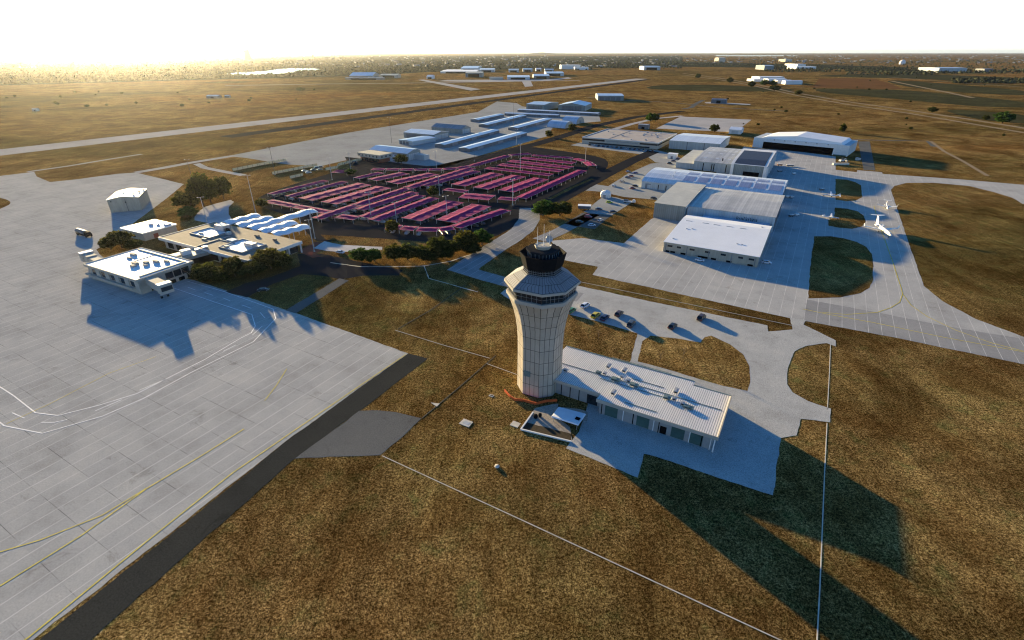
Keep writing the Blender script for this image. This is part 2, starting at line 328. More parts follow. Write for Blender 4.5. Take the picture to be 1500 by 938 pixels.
# ------------------------------------------------------------------ mesh builder
class MB:
    def __init__(s): s.v = []; s.f = []
    def add(s, vs, fs):
        o = len(s.v); s.v += [tuple(q) for q in vs]; s.f += [tuple(i + o for i in f) for f in fs]; return s
    def box(s, x0, y0, z0, x1, y1, z1):
        return s.add([(x0, y0, z0), (x1, y0, z0), (x1, y1, z0), (x0, y1, z0), (x0, y0, z1), (x1, y0, z1), (x1, y1, z1), (x0, y1, z1)],
                     [(0, 3, 2, 1), (4, 5, 6, 7), (0, 1, 5, 4), (1, 2, 6, 5), (2, 3, 7, 6), (3, 0, 4, 7)])
    def prism(s, pts, z0, z1):
        n = len(pts)
        vs = [(p[0], p[1], z0) for p in pts] + [(p[0], p[1], z1) for p in pts]
        return s.add(vs, [tuple(range(n - 1, -1, -1)), tuple(range(n, 2 * n))] + [(i, (i + 1) % n, n + (i + 1) % n, n + i) for i in range(n)])
    def tube(s, a, b, r0, r1=None, n=8):
        r1 = r0 if r1 is None else r1
        a, b = Vector(a), Vector(b); d = (b - a).normalized()
        u = d.orthogonal().normalized(); w = d.cross(u)
        vs = []
        for c, r in ((a, r0), (b, r1)):
            vs += [c + (u * math.cos(t) + w * math.sin(t)) * r for t in [2 * math.pi * i / n for i in range(n)]]
        return s.add(vs, [(i, (i + 1) % n, n + (i + 1) % n, n + i) for i in range(n)] + [tuple(range(n - 1, -1, -1)), tuple(range(n, 2 * n))])
    def loft(s, rings, cap=True):
        n = len(rings[0]); vs = [p for r in rings for p in r]; fs = []
        for k in range(len(rings) - 1):
            for i in range(n):
                j = (i + 1) % n; fs.append((k * n + i, k * n + j, (k + 1) * n + j, (k + 1) * n + i))
        if cap: fs += [tuple(range(n - 1, -1, -1)), tuple((len(rings) - 1) * n + i for i in range(n))]
        return s.add(vs, fs)
    def lathe(s, prof, n=16, cx=0, cy=0, cap=True):
        return s.loft([[(cx + r * math.cos(2 * math.pi * i / n), cy + r * math.sin(2 * math.pi * i / n), z) for i in range(n)] for r, z in prof], cap)
    def section(s, prof, axis, t0, t1, base=0.0):
        """solid under a roof profile [(s, z)...], extruded from t0 to t1 along local x ('x') or y ('y')"""
        pts = list(prof) + [(prof[-1][0], base), (prof[0][0], base)]
        n = len(pts)
        mk = (lambda q, t: (t, q[0], q[1])) if axis == 'x' else (lambda q, t: (q[0], t, q[1]))
        vs = [mk(q, t0) for q in pts] + [mk(q, t1) for q in pts]
        return s.add(vs, [tuple(range(n)), tuple(range(2 * n - 1, n - 1, -1))] + [(i, n + i, n + (i + 1) % n, (i + 1) % n) for i in range(n)])
    def sheet(s, prof, axis, t0, t1, lift=0.05, th=0.18):
        """roof sheet of its own thickness riding on a profile"""
        top = [(a, z + lift + th) for a, z in prof]; bot = [(a, z + lift) for a, z in reversed(prof)]
        pts = top + bot; n = len(pts)
        mk = (lambda q, t: (t, q[0], q[1])) if axis == 'x' else (lambda q, t: (q[0], t, q[1]))
        vs = [mk(q, t0) for q in pts] + [mk(q, t1) for q in pts]
        m = len(prof); fs = []
        for i in range(m - 1):
            a, b_, c, d = i, i + 1, n - 2 - i, n - 1 - i
            fs.append((a, b_, c, d)); fs.append((n + d, n + c, n + b_, n + a))
        fs += [(i, n + i, n + (i + 1) % n, (i + 1) % n) for i in range(n)]
        return s.add(vs, fs)
    def build(s, name, mat, parent=None, loc=None, rz=0.0, smooth=False, uv=False):
        me = bpy.data.meshes.new(name); me.from_pydata(s.v, [], s.f); me.update()
        bm = bmesh.new(); bm.from_mesh(me); bmesh.ops.recalc_face_normals(bm, faces=bm.faces); bm.to_mesh(me); bm.free()
        if smooth:
            for p in me.polygons: p.use_smooth = True
        me.materials.append(mat)
        o = bpy.data.objects.new(name, me); COL.objects.link(o)
        if parent: o.parent = parent
        if loc is not None: o.location = loc
        o.rotation_euler.z = rz
        return o

def tag(o, label=None, cat=None, group=None, kind=None):
    if label: o['label'] = label
    if cat: o['category'] = cat
    if group: o['group'] = group
    if kind: o['kind'] = kind
    return o

def thing(name, label, cat, loc=(0, 0, 0), rz=0.0, group=None):
    o = bpy.data.objects.new(name, None); COL.objects.link(o)
    o.empty_display_size = 0.5
    o.location = loc; o.rotation_euler.z = rz
    return tag(o, label, cat, group)

def dup(root, loc, rz=0.0, scale=None, label=None, group=None):
    kids = {}
    r = root.copy(); COL.objects.link(r); r.location = loc; r.rotation_euler.z = rz
    if scale: r.scale = scale if hasattr(scale, '__len__') else (scale,) * 3
    if label: r['label'] = label
    if group: r['group'] = group
    def rec(src, dst):
        for ch in CH.get(src.name, []):
            c = ch.copy(); COL.objects.link(c); c.parent = dst
            rec(ch, c)
    rec(root, r)
    return r
CH = {}
def register(root):                       # remember children once, so copies cost nothing
    CH[root.name] = list(root.children)
    for c in root.children: register(c)

def ragged(w):
    """worn edges: long near edges wander by a hand's breadth or two"""
    g = random.Random(len(w)); q = []
    for i, a in enumerate(w):
        b = w[(i + 1) % len(w)]; d = b - a; L = d.length; q.append(a)
        if min(a.y, b.y) > 420 or min(a.y, b.y) < -50 or L < 2.5 or L > 500: continue
        n = min(260, int(L / 1.1)); u = d / L; nr = Vector((-u.y, u.x, 0)); off = 0
        for k in range(1, n):
            off = off * .7 + g.uniform(-.13, .13); q.append(a + d * (k / n) + nr * (off + g.uniform(-.05, .05)) * min(1, k / 3, (n - k) / 3))
    return q

def poly_sheet(name, pts, z, mat, kind='structure', pix=True, label=None, cat=None):
    w = [P(*p) for p in pts] if pix else [Vector((p[0], p[1], 0)) for p in pts]
    w = ragged(w)
    c = sum(w, Vector()) / len(w)
    me = bpy.data.meshes.new(name)
    bm = bmesh.new()
    vs = [bm.verts.new((p.x - c.x, p.y - c.y, 0)) for p in w]
    f = bm.faces.new(vs); f.normal_update()
    if f.normal.z < 0: f.normal_flip()
    bmesh.ops.triangulate(bm, faces=[f]); bm.to_mesh(me); bm.free()
    me.materials.append(mat)
    o = bpy.data.objects.new(name, me); COL.objects.link(o); o.location = (c.x, c.y, z)
    tag(o, label, cat, kind=kind)
    return o

def smooth_poly(pts, n=2):
    for _ in range(n):
        q = []
        for i in range(len(pts)):
            a, b = pts[i], pts[(i + 1) % len(pts)]
            q += [(a[0] * .75 + b[0] * .25, a[1] * .75 + b[1] * .25), (a[0] * .25 + b[0] * .75, a[1] * .25 + b[1] * .75)]
        pts = q
    return pts

def stripes(name, lines, width, z, mat):
    """painted marking lines: each a polyline of picture points, laid on the ground as one set of markings"""
    mb = MB()
    for ln_ in lines:
        wd = width
        if isinstance(ln_[0], (int, float)): wd, ln_ = ln_[0], ln_[1:]
        w = [P(*p) for p in ln_]
        for k in range(len(w) - 1):
            d = (w[k + 1] - w[k]); d.normalize(); nrm = Vector((-d.y, d.x, 0)) * wd / 2; e = d * wd * 0.25
            zz = z + 0.003 * (k % 2)
            q = [w[k] - nrm - e, w[k + 1] - nrm + e, w[k + 1] + nrm + e, w[k] + nrm - e]
            mb.add([(p.x, p.y, zz) for p in q], [(0, 1, 2, 3)])
    o = mb.build(name, mat); tag(o, kind='structure'); return o

def strip_px(name, pts, width, z, mat, **k):
    """a road of real width along picture points"""
    w = [P(*p) for p in pts]; L, Rr = [], []
    for i, p in enumerate(w):
        d = (w[min(i + 1, len(w) - 1)] - w[max(i - 1, 0)]); d.normalize(); n = Vector((-d.y, d.x, 0)) * width / 2
        L.append(p + n); Rr.append(p - n)
    pts2 = [(q.x, q.y) for q in L + Rr[::-1]]
    return poly_sheet(name, pts2, z, mat, pix=False, **k)

def bframe(FL, FR, BK, h, hb=None, auto=False, az=None, depth=None):
    """building frame from three roof corners in the picture: centre, width along the front, depth, rotation"""
    a, b = P(*FL, h), P(*FR, h)
    if auto: u = (b - a).normalized()
    else:
        t = R(az if az is not None else 119.8); u = Vector((math.sin(t), math.cos(t), 0))
    v = Vector((-u.y, u.x, 0))
    w = (b - a).dot(u)
    d = depth if depth else (P(*BK, hb if hb else h) - a).dot(v)
    c = a + u * w / 2 + v * d / 2; c.z = 0
    return c, w, d, math.atan2(u.y, u.x)

# ================================================================== THE SETTING
def big_ground():
    s = 70000
    o = MB().add([(-s, -3000, 0), (s, -3000, 0), (s, s, 0), (-s, s, 0)], [(0, 1, 2, 3)]).build('ground', M['grass'])
    tag(o, kind='structure')
big_ground()
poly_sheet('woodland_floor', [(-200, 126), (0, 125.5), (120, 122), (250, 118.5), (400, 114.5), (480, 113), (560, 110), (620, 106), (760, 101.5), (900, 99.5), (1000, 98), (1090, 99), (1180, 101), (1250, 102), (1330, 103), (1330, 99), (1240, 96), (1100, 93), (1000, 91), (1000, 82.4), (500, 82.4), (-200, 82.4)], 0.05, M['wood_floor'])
poly_sheet('brown_field', [(1200, 115.5), (1240, 114.5), (1283, 116.5), (1305, 123), (1322, 130.5), (1250, 130), (1190, 128.5)], 0.06, M['dirt_field'])
poly_sheet('lake_water', smooth_poly([(324, 109), (345, 106.8), (367, 106), (396, 104), (402, 101.8), (425, 100.6), (472, 101), (464, 103.4), (447, 103.6), (425, 107), (400, 109.2), (367, 110.2), (340, 110)], 1), 0.4, M['water'])
poly_sheet('pond_water', [(27, 98.2), (55, 98.2), (56, 99.6), (26, 99.6)], 0.4, M['water'])
poly_sheet('pond_water', [(258, 110.2), (285, 109.6), (283, 111.2), (262, 112)], 0.4, M['water'])
poly_sheet('distant_lake_water', [(1050, 81.5), (1165, 81.6), (1170, 82.3), (1100, 82.6), (1046, 82.2)], 0.4, M['water'])

# runway and its parallel taxiway (straight strips of real width)
def straight(name, a, b, w, z, mat):
    A, B = P(*a), P(*b); d = (B - A).normalized(); n = Vector((-d.y, d.x, 0)) * w / 2
    return poly_sheet(name, [(q.x, q.y) for q in (A + n, B + n, B - n, A - n)], z, mat, pix=False)
for k_, q_ in enumerate(([(960, 125), (1000, 124), (1060, 124.5), (1120, 128), (1170, 131.5), (1150, 134.5), (1060, 134), (1000, 133), (940, 130)],
           [(1190, 129.5), (1250, 131), (1322, 131.5), (1400, 139), (1500, 149), (1540, 158), (1440, 157), (1380, 152), (1300, 144), (1200, 136)],
           [(1290, 117.5), (1340, 119), (1400, 124), (1500, 132.5), (1530, 141), (1420, 137), (1360, 131), (1325, 127)],
           [(1300, 107.5), (1380, 110), (1500, 114), (1530, 121), (1420, 120), (1340, 115.5), (1240, 113), (1180, 111)],
           [(1380, 160), (1440, 163), (1520, 170), (1520, 182), (1450, 178), (1400, 168)],
           [(1330, 350), (1352, 352), (1390, 372), (1378, 400), (1352, 392), (1340, 372)])):
    if k_ < 5: poly_sheet('scrubland', smooth_poly(q_, 2), 0.045, M['scrub'])
straight('runway', (-60, 230.5), (940, 115.6), 47, 0.05, M['runway'])
straight('parallel_taxiway', (330, 201), (950, 116.6), 26, 0.04, M['asphalt'])
poly_sheet('far_taxiway', [(612, 117.3), (620, 116.7), (704, 131), (690, 133)], 0.07, M['runway'])
strip_px('far_taxiway', [(330, 125.6), (480, 123.2), (640, 121.4), (850, 118)], 16, 0.06, M['runway'])
poly_sheet('far_apron', [(640, 119.2), (655, 117.3), (800, 116.6), (832, 113.5), (838, 115), (800, 119), (700, 120.5)], 0.08, M['runway'])
poly_sheet('far_taxiway', [(764, 118.4), (777, 118.2), (781, 126.5), (769, 127.5)], 0.09, M['runway'])
strip_px('dirt_track', [(1000, 107.6), (1050, 114), (1100, 122), (1167, 136.5), (1240, 149), (1333, 162), (1420, 175), (1520, 191)], 11, 0.05, M['dirt'])
strip_px('dirt_track', [(1000, 110), (1050, 116.5), (1100, 125), (1167, 140), (1240, 153), (1333, 166.5), (1420, 181), (1520, 198)], 9, 0.06, M['dirt'])
strip_px('dirt_track', [(1306, 119), (1345, 127), (1390, 136), (1425, 143.5)], 12, 0.05, M['dirt'])
strip_px('dirt_track', [(1300, 113), (1350, 117), (1400, 121), (1500, 128)], 9, 0.05, M['dirt'])
strip_px('track', [(1363, 207), (1383, 222), (1410, 236), (1447, 258)], 3.5, 0.05, M['dirt'])
strip_px('service_road', [(1150, 206), (1220, 204), (1300, 206), (1358, 207), (1368, 215)], 5, 0.05, M['midasphalt'])
strip_px('service_road', [(860, 142.5), (905, 147), (960, 149), (1000, 152), (1060, 158), (1150, 163)], 7, 0.05, M['midasphalt'])
strip_px('service_road', [(1000, 160), (1012, 158), (1020, 152), (1030, 147)], 9, 0.05, M['midasphalt'])
poly_sheet('concrete_pad', [(1032, 150), (1040, 149.6), (1100, 152.6), (1098, 154), (1034, 151.6)], 0.06, M['runway'])

# general aviation apron and the left (terminal) apron
poly_sheet('aviation_apron', [(333, 229), (420, 212), (510, 194.6), (700, 164.3), (728, 148.8), (757, 151.4), (765, 156), (820, 165), (878, 171), (880, 178), (812, 184), (801, 200), (700, 229), (666, 241), (640, 249), (610, 247), (520, 232), (470, 243.5), (425, 241.5), (405, 239), (360, 231.5)], 0.03, M['gaapron'])
strip_px('taxi_link', [(199, 253), (240, 246), (280, 238.5), (320, 232), (345, 228)], 9, 0.04, M['runway'])
strip_px('taxi_link', [(288, 240), (300, 246), (330, 252), (357, 257)], 6, 0.05, M['runway'])
strip_px('taxi_link', [(40, 252), (100, 243.5), (160, 233.5), (208, 226)], 5, 0.045, M['runway'])
poly_sheet('terminal_apron', [(598, 518), (430, 458), (345, 430), (281, 410), (215, 402), (175, 384), (152, 378), (141, 366), (165, 350), (205, 320), (240, 294), (269.5, 270), (199, 253), (171, 255), (112, 263), (73, 267), (54, 259), (50, 252), (0, 258), (-140, 275), (-900, 420), (-900, 1300), (-330, 1300), (48, 938), (427, 640)], 0.02, M['apron'])
poly_sheet('grass_island', smooth_poly([(-60, 283), (0, 289), (18, 296), (10, 303), (-60, 330)], 2), 0.05, M['grass'])
for g in ([(143, 366), (165, 352), (215, 366), (215, 378), (160, 374)],):
    poly_sheet('grass_verge', g, 0.04, M['grass'])
poly_sheet('dark_shoulder', [(598, 518), (626.5, 525.5), (537, 595), (432, 672), (287, 800), (133, 938), (-260, 1300), (-330, 1300), (57, 938), (427, 641)], 0.03, M['strip'])
poly_sheet('turning_pad', [(526, 602), (555, 601.5), (579, 604), (600, 609), (617, 613), (590, 640), (557, 667), (500, 669), (432, 672), (480, 637)], 0.036, M['midasphalt'])

stripes('apron_road_marking', [
    [0.34, (-60, 545), (0, 567), (20, 580), (52, 605), (85, 609), (145, 594), (200, 577), (300, 527), (352, 496), (368, 488), (374, 478), (369, 461), (315, 443), (245, 419)],
    [0.34, (-60, 590), (0, 619), (6, 624), (62, 635), (150, 610), (210, 584), (280, 546), (371, 501), (404, 467), (400, 453), (330, 428), (274, 412)],
    [0.3, (18, 605), (36, 613)], [0.3, (61, 619), (80, 619), (98, 615)], [0.3, (140, 602), (178, 586)], [0.3, (204, 572), (242, 556)],
    [0.3, (327, 515), (345, 506)], [0.3, (370, 491), (384, 478)], [0.3, (388, 466), (381, 458)], [0.3, (368, 452), (354, 447)], [0.3, (337, 441), (327, 437)], [0.3, (312, 433), (300, 429)], [0.3, (286, 425), (275, 421)]],
    0.4, 0.05, M['white_line'])
stripes('apron_lead_marking', [
    [0.32, (-80, 1012), (41, 935), (130, 863), (213, 795), (341, 693), (427, 634), (500, 584), (594, 520)],
    [0.32, (-60, 893), (0, 859), (119, 785), (215, 716), (300, 665), (357, 629)],
    [0.28, (-60, 820), (0, 809), (60, 791), (150, 755), (214, 716)],
    [0.24, (388, 587), (405, 565), (420, 541)],
    [0.18, (10, 621), (75, 591), (160, 547), (228, 523)]],
    0.3, 0.056, M['yellow'])

# roads, car park and forecourt round the terminal
poly_sheet('car_park_asphalt', smooth_poly([(372, 300), (382, 286), (430, 270), (478, 256), (520, 243), (560, 238), (620, 247), (690, 231), (735, 222), (770, 214), (830, 222), (885, 231), (893, 241), (880, 256), (835, 278), (800, 296), (775, 318), (755, 331), (720, 350), (650, 356), (590, 352), (520, 347), (470, 356), (450, 345), (440, 320), (410, 312)], 1), 0.03, M['asphalt'])
poly_sheet('car_park_asphalt', [(505, 230), (535, 233), (600, 241), (640, 245), (640, 250), (560, 247), (512, 243)], 0.045, M['asphalt'])
strip_px('approach_road', [(700, 236), (745, 221), (790, 210), (830, 198), (870, 185), (930, 172), (1000, 163)], 15, 0.045, M['asphalt'])
strip_px('approach_road', [(958, 222), (925, 236), (890, 254), (862, 269), (830, 286), (800, 302), (782, 314)], 13, 0.05, M['asphalt'])
strip_px('concrete_road', [(776, 305), (775, 322), (765, 337), (745, 351), (722, 365), (695, 383), (672, 399)], 13, 0.055, M['taxi'])
strip_px('concrete_road', [(668, 392), (700, 402), (740, 413), (775, 421), (850, 436)], 9, 0.06, M['taxi'])
strip_px('concrete_road', [(790, 352), (822, 338), (846, 325), (875, 311)], 9, 0.05, M['taxi'])
poly_sheet('forecourt_asphalt', [(330, 428), (360, 415), (400, 405), (440, 390), (436, 372), (470, 372), (510, 380), (560, 391), (590, 396), (584, 404), (534, 404), (500, 409), (470, 404), (440, 402), (400, 416), (362, 436)], 0.04, M['asphalt'])
poly_sheet('footpath', [(497, 408), (511, 411), (433, 459.5), (418, 455)], 0.044, M['midasphalt'])
poly_sheet('brick_plaza', [(437, 369), (448, 362), (462, 355), (474, 354), (480, 362), (462, 372), (470, 376), (458, 378)], 0.06, M['brick'])
poly_sheet('pale_walk', [(459, 364), (475, 353.5), (500, 359), (560, 362), (560, 366), (520, 368.5), (500, 369.5), (478, 368)], 0.07, M['path'])
poly_sheet('pale_drive', [(285, 318), (291, 310), (301, 303), (318, 298), (338, 293), (343, 296), (335, 304), (335, 314), (340, 323), (329, 327), (305, 327), (285, 323)], 0.04, M['path'])
poly_sheet('grass_verge', [(470, 344), (520, 347), (580, 352), (585, 357), (520, 356), (478, 352)], 0.05, M['grass'])
strip_px('grass_verge', [(868, 262), (840, 274), (805, 292)], 3.0, 0.056, M['grass'])
strip_px('footpath', [(484, 385), (530, 391), (580, 391), (620, 390), (660, 383), (690, 373)], 0.7, 0.05, M['kerb'])
strip_px('footpath', [(621, 389), (628, 408), (700, 428)], 0.45, 0.046, M['kerb'])

# hangar side
poly_sheet('hangar_lot', [(853, 279), (871, 270), (891, 273), (905, 264), (919, 255), (953, 240), (985, 236), (1010, 250), (975, 285), (963, 293), (940, 291), (915, 289), (879, 281)], 0.04, M['gaapron'])
poly_sheet('hangar_lot', [(885, 287), (905, 290), (927, 296), (896, 316), (855, 311)], 0.045, M['gaapron'])
poly_sheet('hangar_lot', [(853, 312), (895, 316), (871, 336), (844, 332), (827, 328)], 0.05, M['midasphalt'])
poly_sheet('office_forecourt', [(836, 213), (850, 209), (966, 221), (985, 226), (1000, 240), (960, 238), (945, 227)], 0.035, M['gaapron'])
poly_sheet('square_apron', [(997, 171), (1101, 175.6), (1077, 194), (961, 188.5)], 0.04, M['runway'])
strip_px('service_road', [(895, 191), (925, 182), (960, 174), (1000, 170)], 9, 0.05, M['runway'])
poly_sheet('hangar_apron', [(807, 353), (853, 349), (914, 356.5), (953, 322), (968, 312), (1000, 300), (1090, 215), (1104, 217), (1170, 222), (1224, 229.5), (1224, 249), (1255, 252.5), (1256, 249.5), (1292, 252.5), (1293, 255), (1406, 263), (1500, 271), (1600, 280), (1600, 312), (1498, 299), (1483, 290), (1457, 282), (1419, 272.6), (1367, 268), (1329, 268), (1310, 272.6), (1305, 278.5), (1327, 344), (1353, 419), (1380, 441), (1428, 467), (1500, 494), (1600, 522), (1600, 563), (1500, 534), (1308, 494), (1177, 470), (1158, 466.5), (1000, 432), (868, 403), (876, 391), (825, 381)], 0.03, M['apron2'])
poly_sheet('taxiway_shoulder', [(1182, 439), (1284, 457.6), (1380, 477), (1500, 497), (1600, 515), (1600, 563), (1500, 534), (1308, 494.2), (1176, 470)], 0.042, M['taxi'])
for isl, n in (([(1224, 262.4), (1241, 263.6), (1253, 267), (1261.6, 272), (1263, 289), (1254, 294), (1241, 295), (1224, 293)], 0),
               ([(1223, 304.4), (1241, 306), (1257, 310), (1265, 316), (1268, 325), (1263, 332), (1248, 335.6), (1230, 334), (1213.6, 331), (1213, 323), (1222, 318)], 0),
               ([(1192.6, 346.4), (1217, 346.4), (1236, 349.4), (1255.6, 355), (1269, 362), (1277, 372), (1279.5, 390), (1279, 410), (1274, 421.6), (1260, 430), (1231, 436), (1184, 437.5), (1186, 400)], 0),
               ([(1225, 232.5), (1259, 235), (1264, 250), (1256, 249), (1255, 252.5), (1225, 249)], 0)):
    poly_sheet('grass_island', isl, 0.044, M['grass'])
poly_sheet('side_taxiway', [(1257, 207.5), (1274, 207.5), (1282, 250), (1265, 249)], 0.05, M['midasphalt'])
stripes('taxiway_marking', [
    [0.3, (1176, 453), (1214, 461), (1280, 473), (1380, 494), (1500, 516)],
    [0.3, (1280, 302), (1290, 335), (1307, 382), (1320, 422), (1322, 431), (1318, 443), (1305, 451), (1285, 458), (1240, 461), (1205, 458)],
    [0.3, (1322, 431), (1335, 448), (1358, 464), (1400, 484), (1450, 502), (1500, 515)]], 0.3, 0.06, M['yellow'])

# the gravel lot behind the control tower, and its grass islands
poly_sheet('gravel_lot', [(733, 430), (760, 410), (800, 409), (843, 418), (930, 437), (1124, 477), (1125, 486), (1161, 483), (1157, 466), (1181, 469), (1177, 476), (1200, 487), (1224, 499), (1224, 508), (1211, 503), (1181, 507), (1164, 515), (1154, 540), (1153, 563), (1161, 575), (1184, 588), (1217, 599), (1216, 619), (1173, 614), (1167, 638), (1144, 642), (1132, 726), (1040, 696), (960, 669), (943, 665), (934, 700), (829, 657), (848, 633), (870, 560), (826, 459), (800, 452), (750, 441)], 0.05, M['gravel'])
poly_sheet('grass_island', [(826, 459), (879, 472), (934, 489), (923, 530), (900, 560), (820, 540)], 0.06, M['grass'])
poly_sheet('grass_island', [(941, 500), (953, 492), (990, 496), (1026, 502), (1032, 494.6), (1042, 492), (1069, 504.6), (1089, 520), (1098, 538), (1099, 560), (1095, 573), (1060, 566), (990, 545), (934, 530)], 0.062, M['grass'])

# ================================================================== CONTROL TOWER
TC = Vector((8.25, 129.2, 0))
TANG = [177, 220, 267, 303, 352, 44, 87, 132]
def oct_ring(r, z, angs=TANG):
    return [(r * math.cos(R(a)), r * math.sin(R(a)), z) for a in angs]
def uv_loft(name, rings, mat, parent, cap=True):
    """faceted shell; UVs run in metres round and up each facet so cladding joints line up"""
    bm = bmesh.new(); uvl = bm.loops.layers.uv.new('UVMap'); n = len(rings[0])
    per = [0.0]
    for i in range(n): per.append(per[-1] + (Vector(rings[0][(i + 1) % n]) - Vector(rings[0][i])).length)
    up = [0.0]
    for k in range(1, len(rings)): up.append(up[-1] + (Vector(rings[k][0]) - Vector(rings[k - 1][0])).length)
    V = [[bm.verts.new(p) for p in r] for r in rings]
    for k in range(len(rings) - 1):
        for i in range(n):
            f = bm.faces.new((V[k][i], V[k][(i + 1) % n], V[k + 1][(i + 1) % n], V[k + 1][i]))
            for l, q in zip(f.loops, ((per[i], up[k]), (per[i + 1], up[k]), (per[i + 1], up[k + 1]), (per[i], up[k + 1]))): l[uvl].uv = q
    if cap: bm.faces.new(V[0][::-1]); bm.faces.new(V[-1])
    bmesh.ops.recalc_face_normals(bm, faces=bm.faces)
    me = bpy.data.meshes.new(name); bm.to_mesh(me); bm.free(); me.materials.append(mat)
    o = bpy.data.objects.new(name, me); COL.objects.link(o); o.parent = parent
    return o
tw = thing('control_tower', 'tall flared concrete control tower with a black glazed cab and aerials on top', 'control tower', TC)
prof = [(6.7, 0), (6.65, 6), (6.6, 12), (6.65, 17), (6.85, 20), (7.25, 23), (7.9, 26), (8.75, 28.6), (9.6, 30.6)]
uv_loft('shaft', [oct_ring(r, z) for r, z in prof], M['tower_panel'], tw)
mb = MB(); mb.loft([oct_ring(9.65, 30.62), oct_ring(9.9, 30.8), oct_ring(9.9, 31.75), oct_ring(9.5, 31.8)]); mb.build('ledge', M['wall_cream'], tw)
wb = MB(); wb.loft([oct_ring(9.2, 31.8), oct_ring(9.35, 34.3)]); wb.build('window_band', M['glass'], tw)
mu = MB()
for i in range(8):
    a = Vector(oct_ring(9.4, 0)[i]); b = Vector(oct_ring(9.4, 0)[(i + 1) % 8]); n = 5
    for k in range(n + 1):
        p = a.lerp(b, k / n); mu.tube((p.x, p.y, 31.8), (p.x, p.y, 34.3), 0.05, n=4)
    for z in (33.0,): mu.tube((a.x, a.y, z), (b.x, b.y, z), 0.035, n=4)
mu.build('mullion', M['panel_grey'], tw)
mb = MB(); mb.loft([oct_ring(9.3, 34.3), oct_ring(10.45, 34.4), oct_ring(10.45, 35.05), oct_ring(10.2, 35.12)]); mb.build('eave', M['wall_cream'], tw)
uv_loft('sloped_roof', [oct_ring(10.3, 35.14), oct_ring(7.9, 36.6), oct_ring(5.4, 37.9)], M['tower_roof'], tw)
mb = MB()
mb.loft([oct_ring(5.0, 37.8), oct_ring(5.1, 39.0), oct_ring(5.5, 39.6), oct_ring(6.2, 42.6), oct_ring(6.35, 43.0), oct_ring(6.15, 43.02), oct_ring(5.9, 42.2), oct_ring(4.3, 41.6)])
mb.build('cab_screen', M['black_metal'], tw)
bars = MB()
for z in (38.2, 38.75):
    r = oct_ring(5.2, z)
    for i in range(8): bars.tube(r[i], r[(i + 1) % 8], 0.045, n=4)
rr, r2 = oct_ring(5.18, 37.95), oct_ring(5.28, 39.2)
for i in range(8):
    for k in range(8):
        bars.tube(Vector(rr[i]).lerp(Vector(rr[(i + 1) % 8]), k / 8), Vector(r2[i]).lerp(Vector(r2[(i + 1) % 8]), k / 8), 0.035, n=4)
bars.build('screen_grille', M['panel_grey'], tw)
mb = MB(); mb.loft([oct_ring(3.9, 41.5), oct_ring(4.25, 43.5)]); mb.build('cab_glass', M['glass'], tw)
mu = MB()
for i in range(8):
    a0, a1 = Vector(oct_ring(3.95, 41.5)[i]), Vector(oct_ring(4.3, 43.5)[i]); b0, b1 = Vector(oct_ring(3.95, 41.5)[(i + 1) % 8]), Vector(oct_ring(4.3, 43.5)[(i + 1) % 8])
    for k in range(3): mu.tube(a0.lerp(b0, k / 3), a1.lerp(b1, k / 3), 0.06, n=4)
mu.build('cab_mullion', M['metal'], tw)
mb = MB(); mb.loft([oct_ring(4.35, 43.5), oct_ring(4.6, 43.6), oct_ring(4.6, 44.0), oct_ring(4.4, 44.05)]); mb.build('cab_roof', M['asphalt'], tw)
mb = MB(); mb.lathe([(2.0, 44.05), (2.35, 44.8), (2.25, 45.0), (2.0, 44.85)], 12); mb.build('roof_drum', M['wall_cream'], tw)
for x, y, h in ((-1.5, 0.4, 49.6), (0.1, -0.3, 50.6), (1.7, 0.9, 48.6)):
    a = MB(); a.tube((x, y, 44.8), (x, y, h), 0.065, 0.035, 6); a.tube((x, y, 44.8), (x, y, 45.8), 0.16, n=6); a.build('aerial', M['trim_white'], tw)
d = MB(); d.lathe([(0.05, 0), (0.6, 0.12), (1.0, 0.4), (1.0, 0.45), (0.6, 0.18), (0.05, 0.06)], 14)
ob = d.build('dish', M['metal'], tw); ob.location = (1.5, 1.4, 46.1); ob.rotation_euler = (R(75), 0, R(20))
mb = MB(); mb.tube((1.5, 1.6, 44.8), (1.5, 1.6, 46.1), 0.08, n=6); mb.build('dish_mast', M['metal'], tw)
a220, a267 = oct_ring(6.7, 0)[1], oct_ring(6.7, 0)[2]
mid = Vector(a220).lerp(Vector(a267), 0.27); dn = (Vector(a267) - Vector(a220)).normalized(); nn = Vector((dn.y, -dn.x, 0))
mb = MB(); q = [mid - dn * 1 + nn * 0.02, mid + dn * 1 + nn * 0.02, mid + dn * 1 + nn * 0.1, mid - dn * 1 + nn * 0.1]
mb.prism([(p.x, p.y) for p in q], 6.6, 8.4); mb.build('vent_panel', M['trim_green'], tw)

# ------------------------------------------------------------------ building at the tower's foot
c, w, d, rz = bframe((790, 552), (1052, 641), (1065, 570), 5.2)
d = 22.6
fl = P(1052, 641, 5.2); u = AXB; v = Vector((-u.y, u.x, 0)); w = 50.0
c = fl - u * w / 2 + v * d / 2; c.z = 0
tb = thing('tower_base_building', 'low white office with ribbed metal roof joined to the foot of the control tower', 'office', c, rz)
hw, hd = w / 2, d / 2
zf, zb = 5.2, 4.8                                   # front raised: roof tilted towards the sun to brighten it
def zr(y): return zf + (zb - zf) * (y + hd) / d
STEP = -hw + 18.0                                    # front line steps forward beyond this x
body = MB(); body.prism([(-hw + 1.0, -hd + 3.6), (STEP + 0.6, -hd + 3.6), (STEP + 0.6, -hd + 0.9), (hw - 1.2, -hd + 0.9), (hw - 1.2, hd - 0.8), (-hw + 1.0, hd - 0.8)], 0, 4.35)
body.build('wall', M['panel_grey'], tb)
XB = hw - 10.5                                       # the rear roof edge steps down past this x
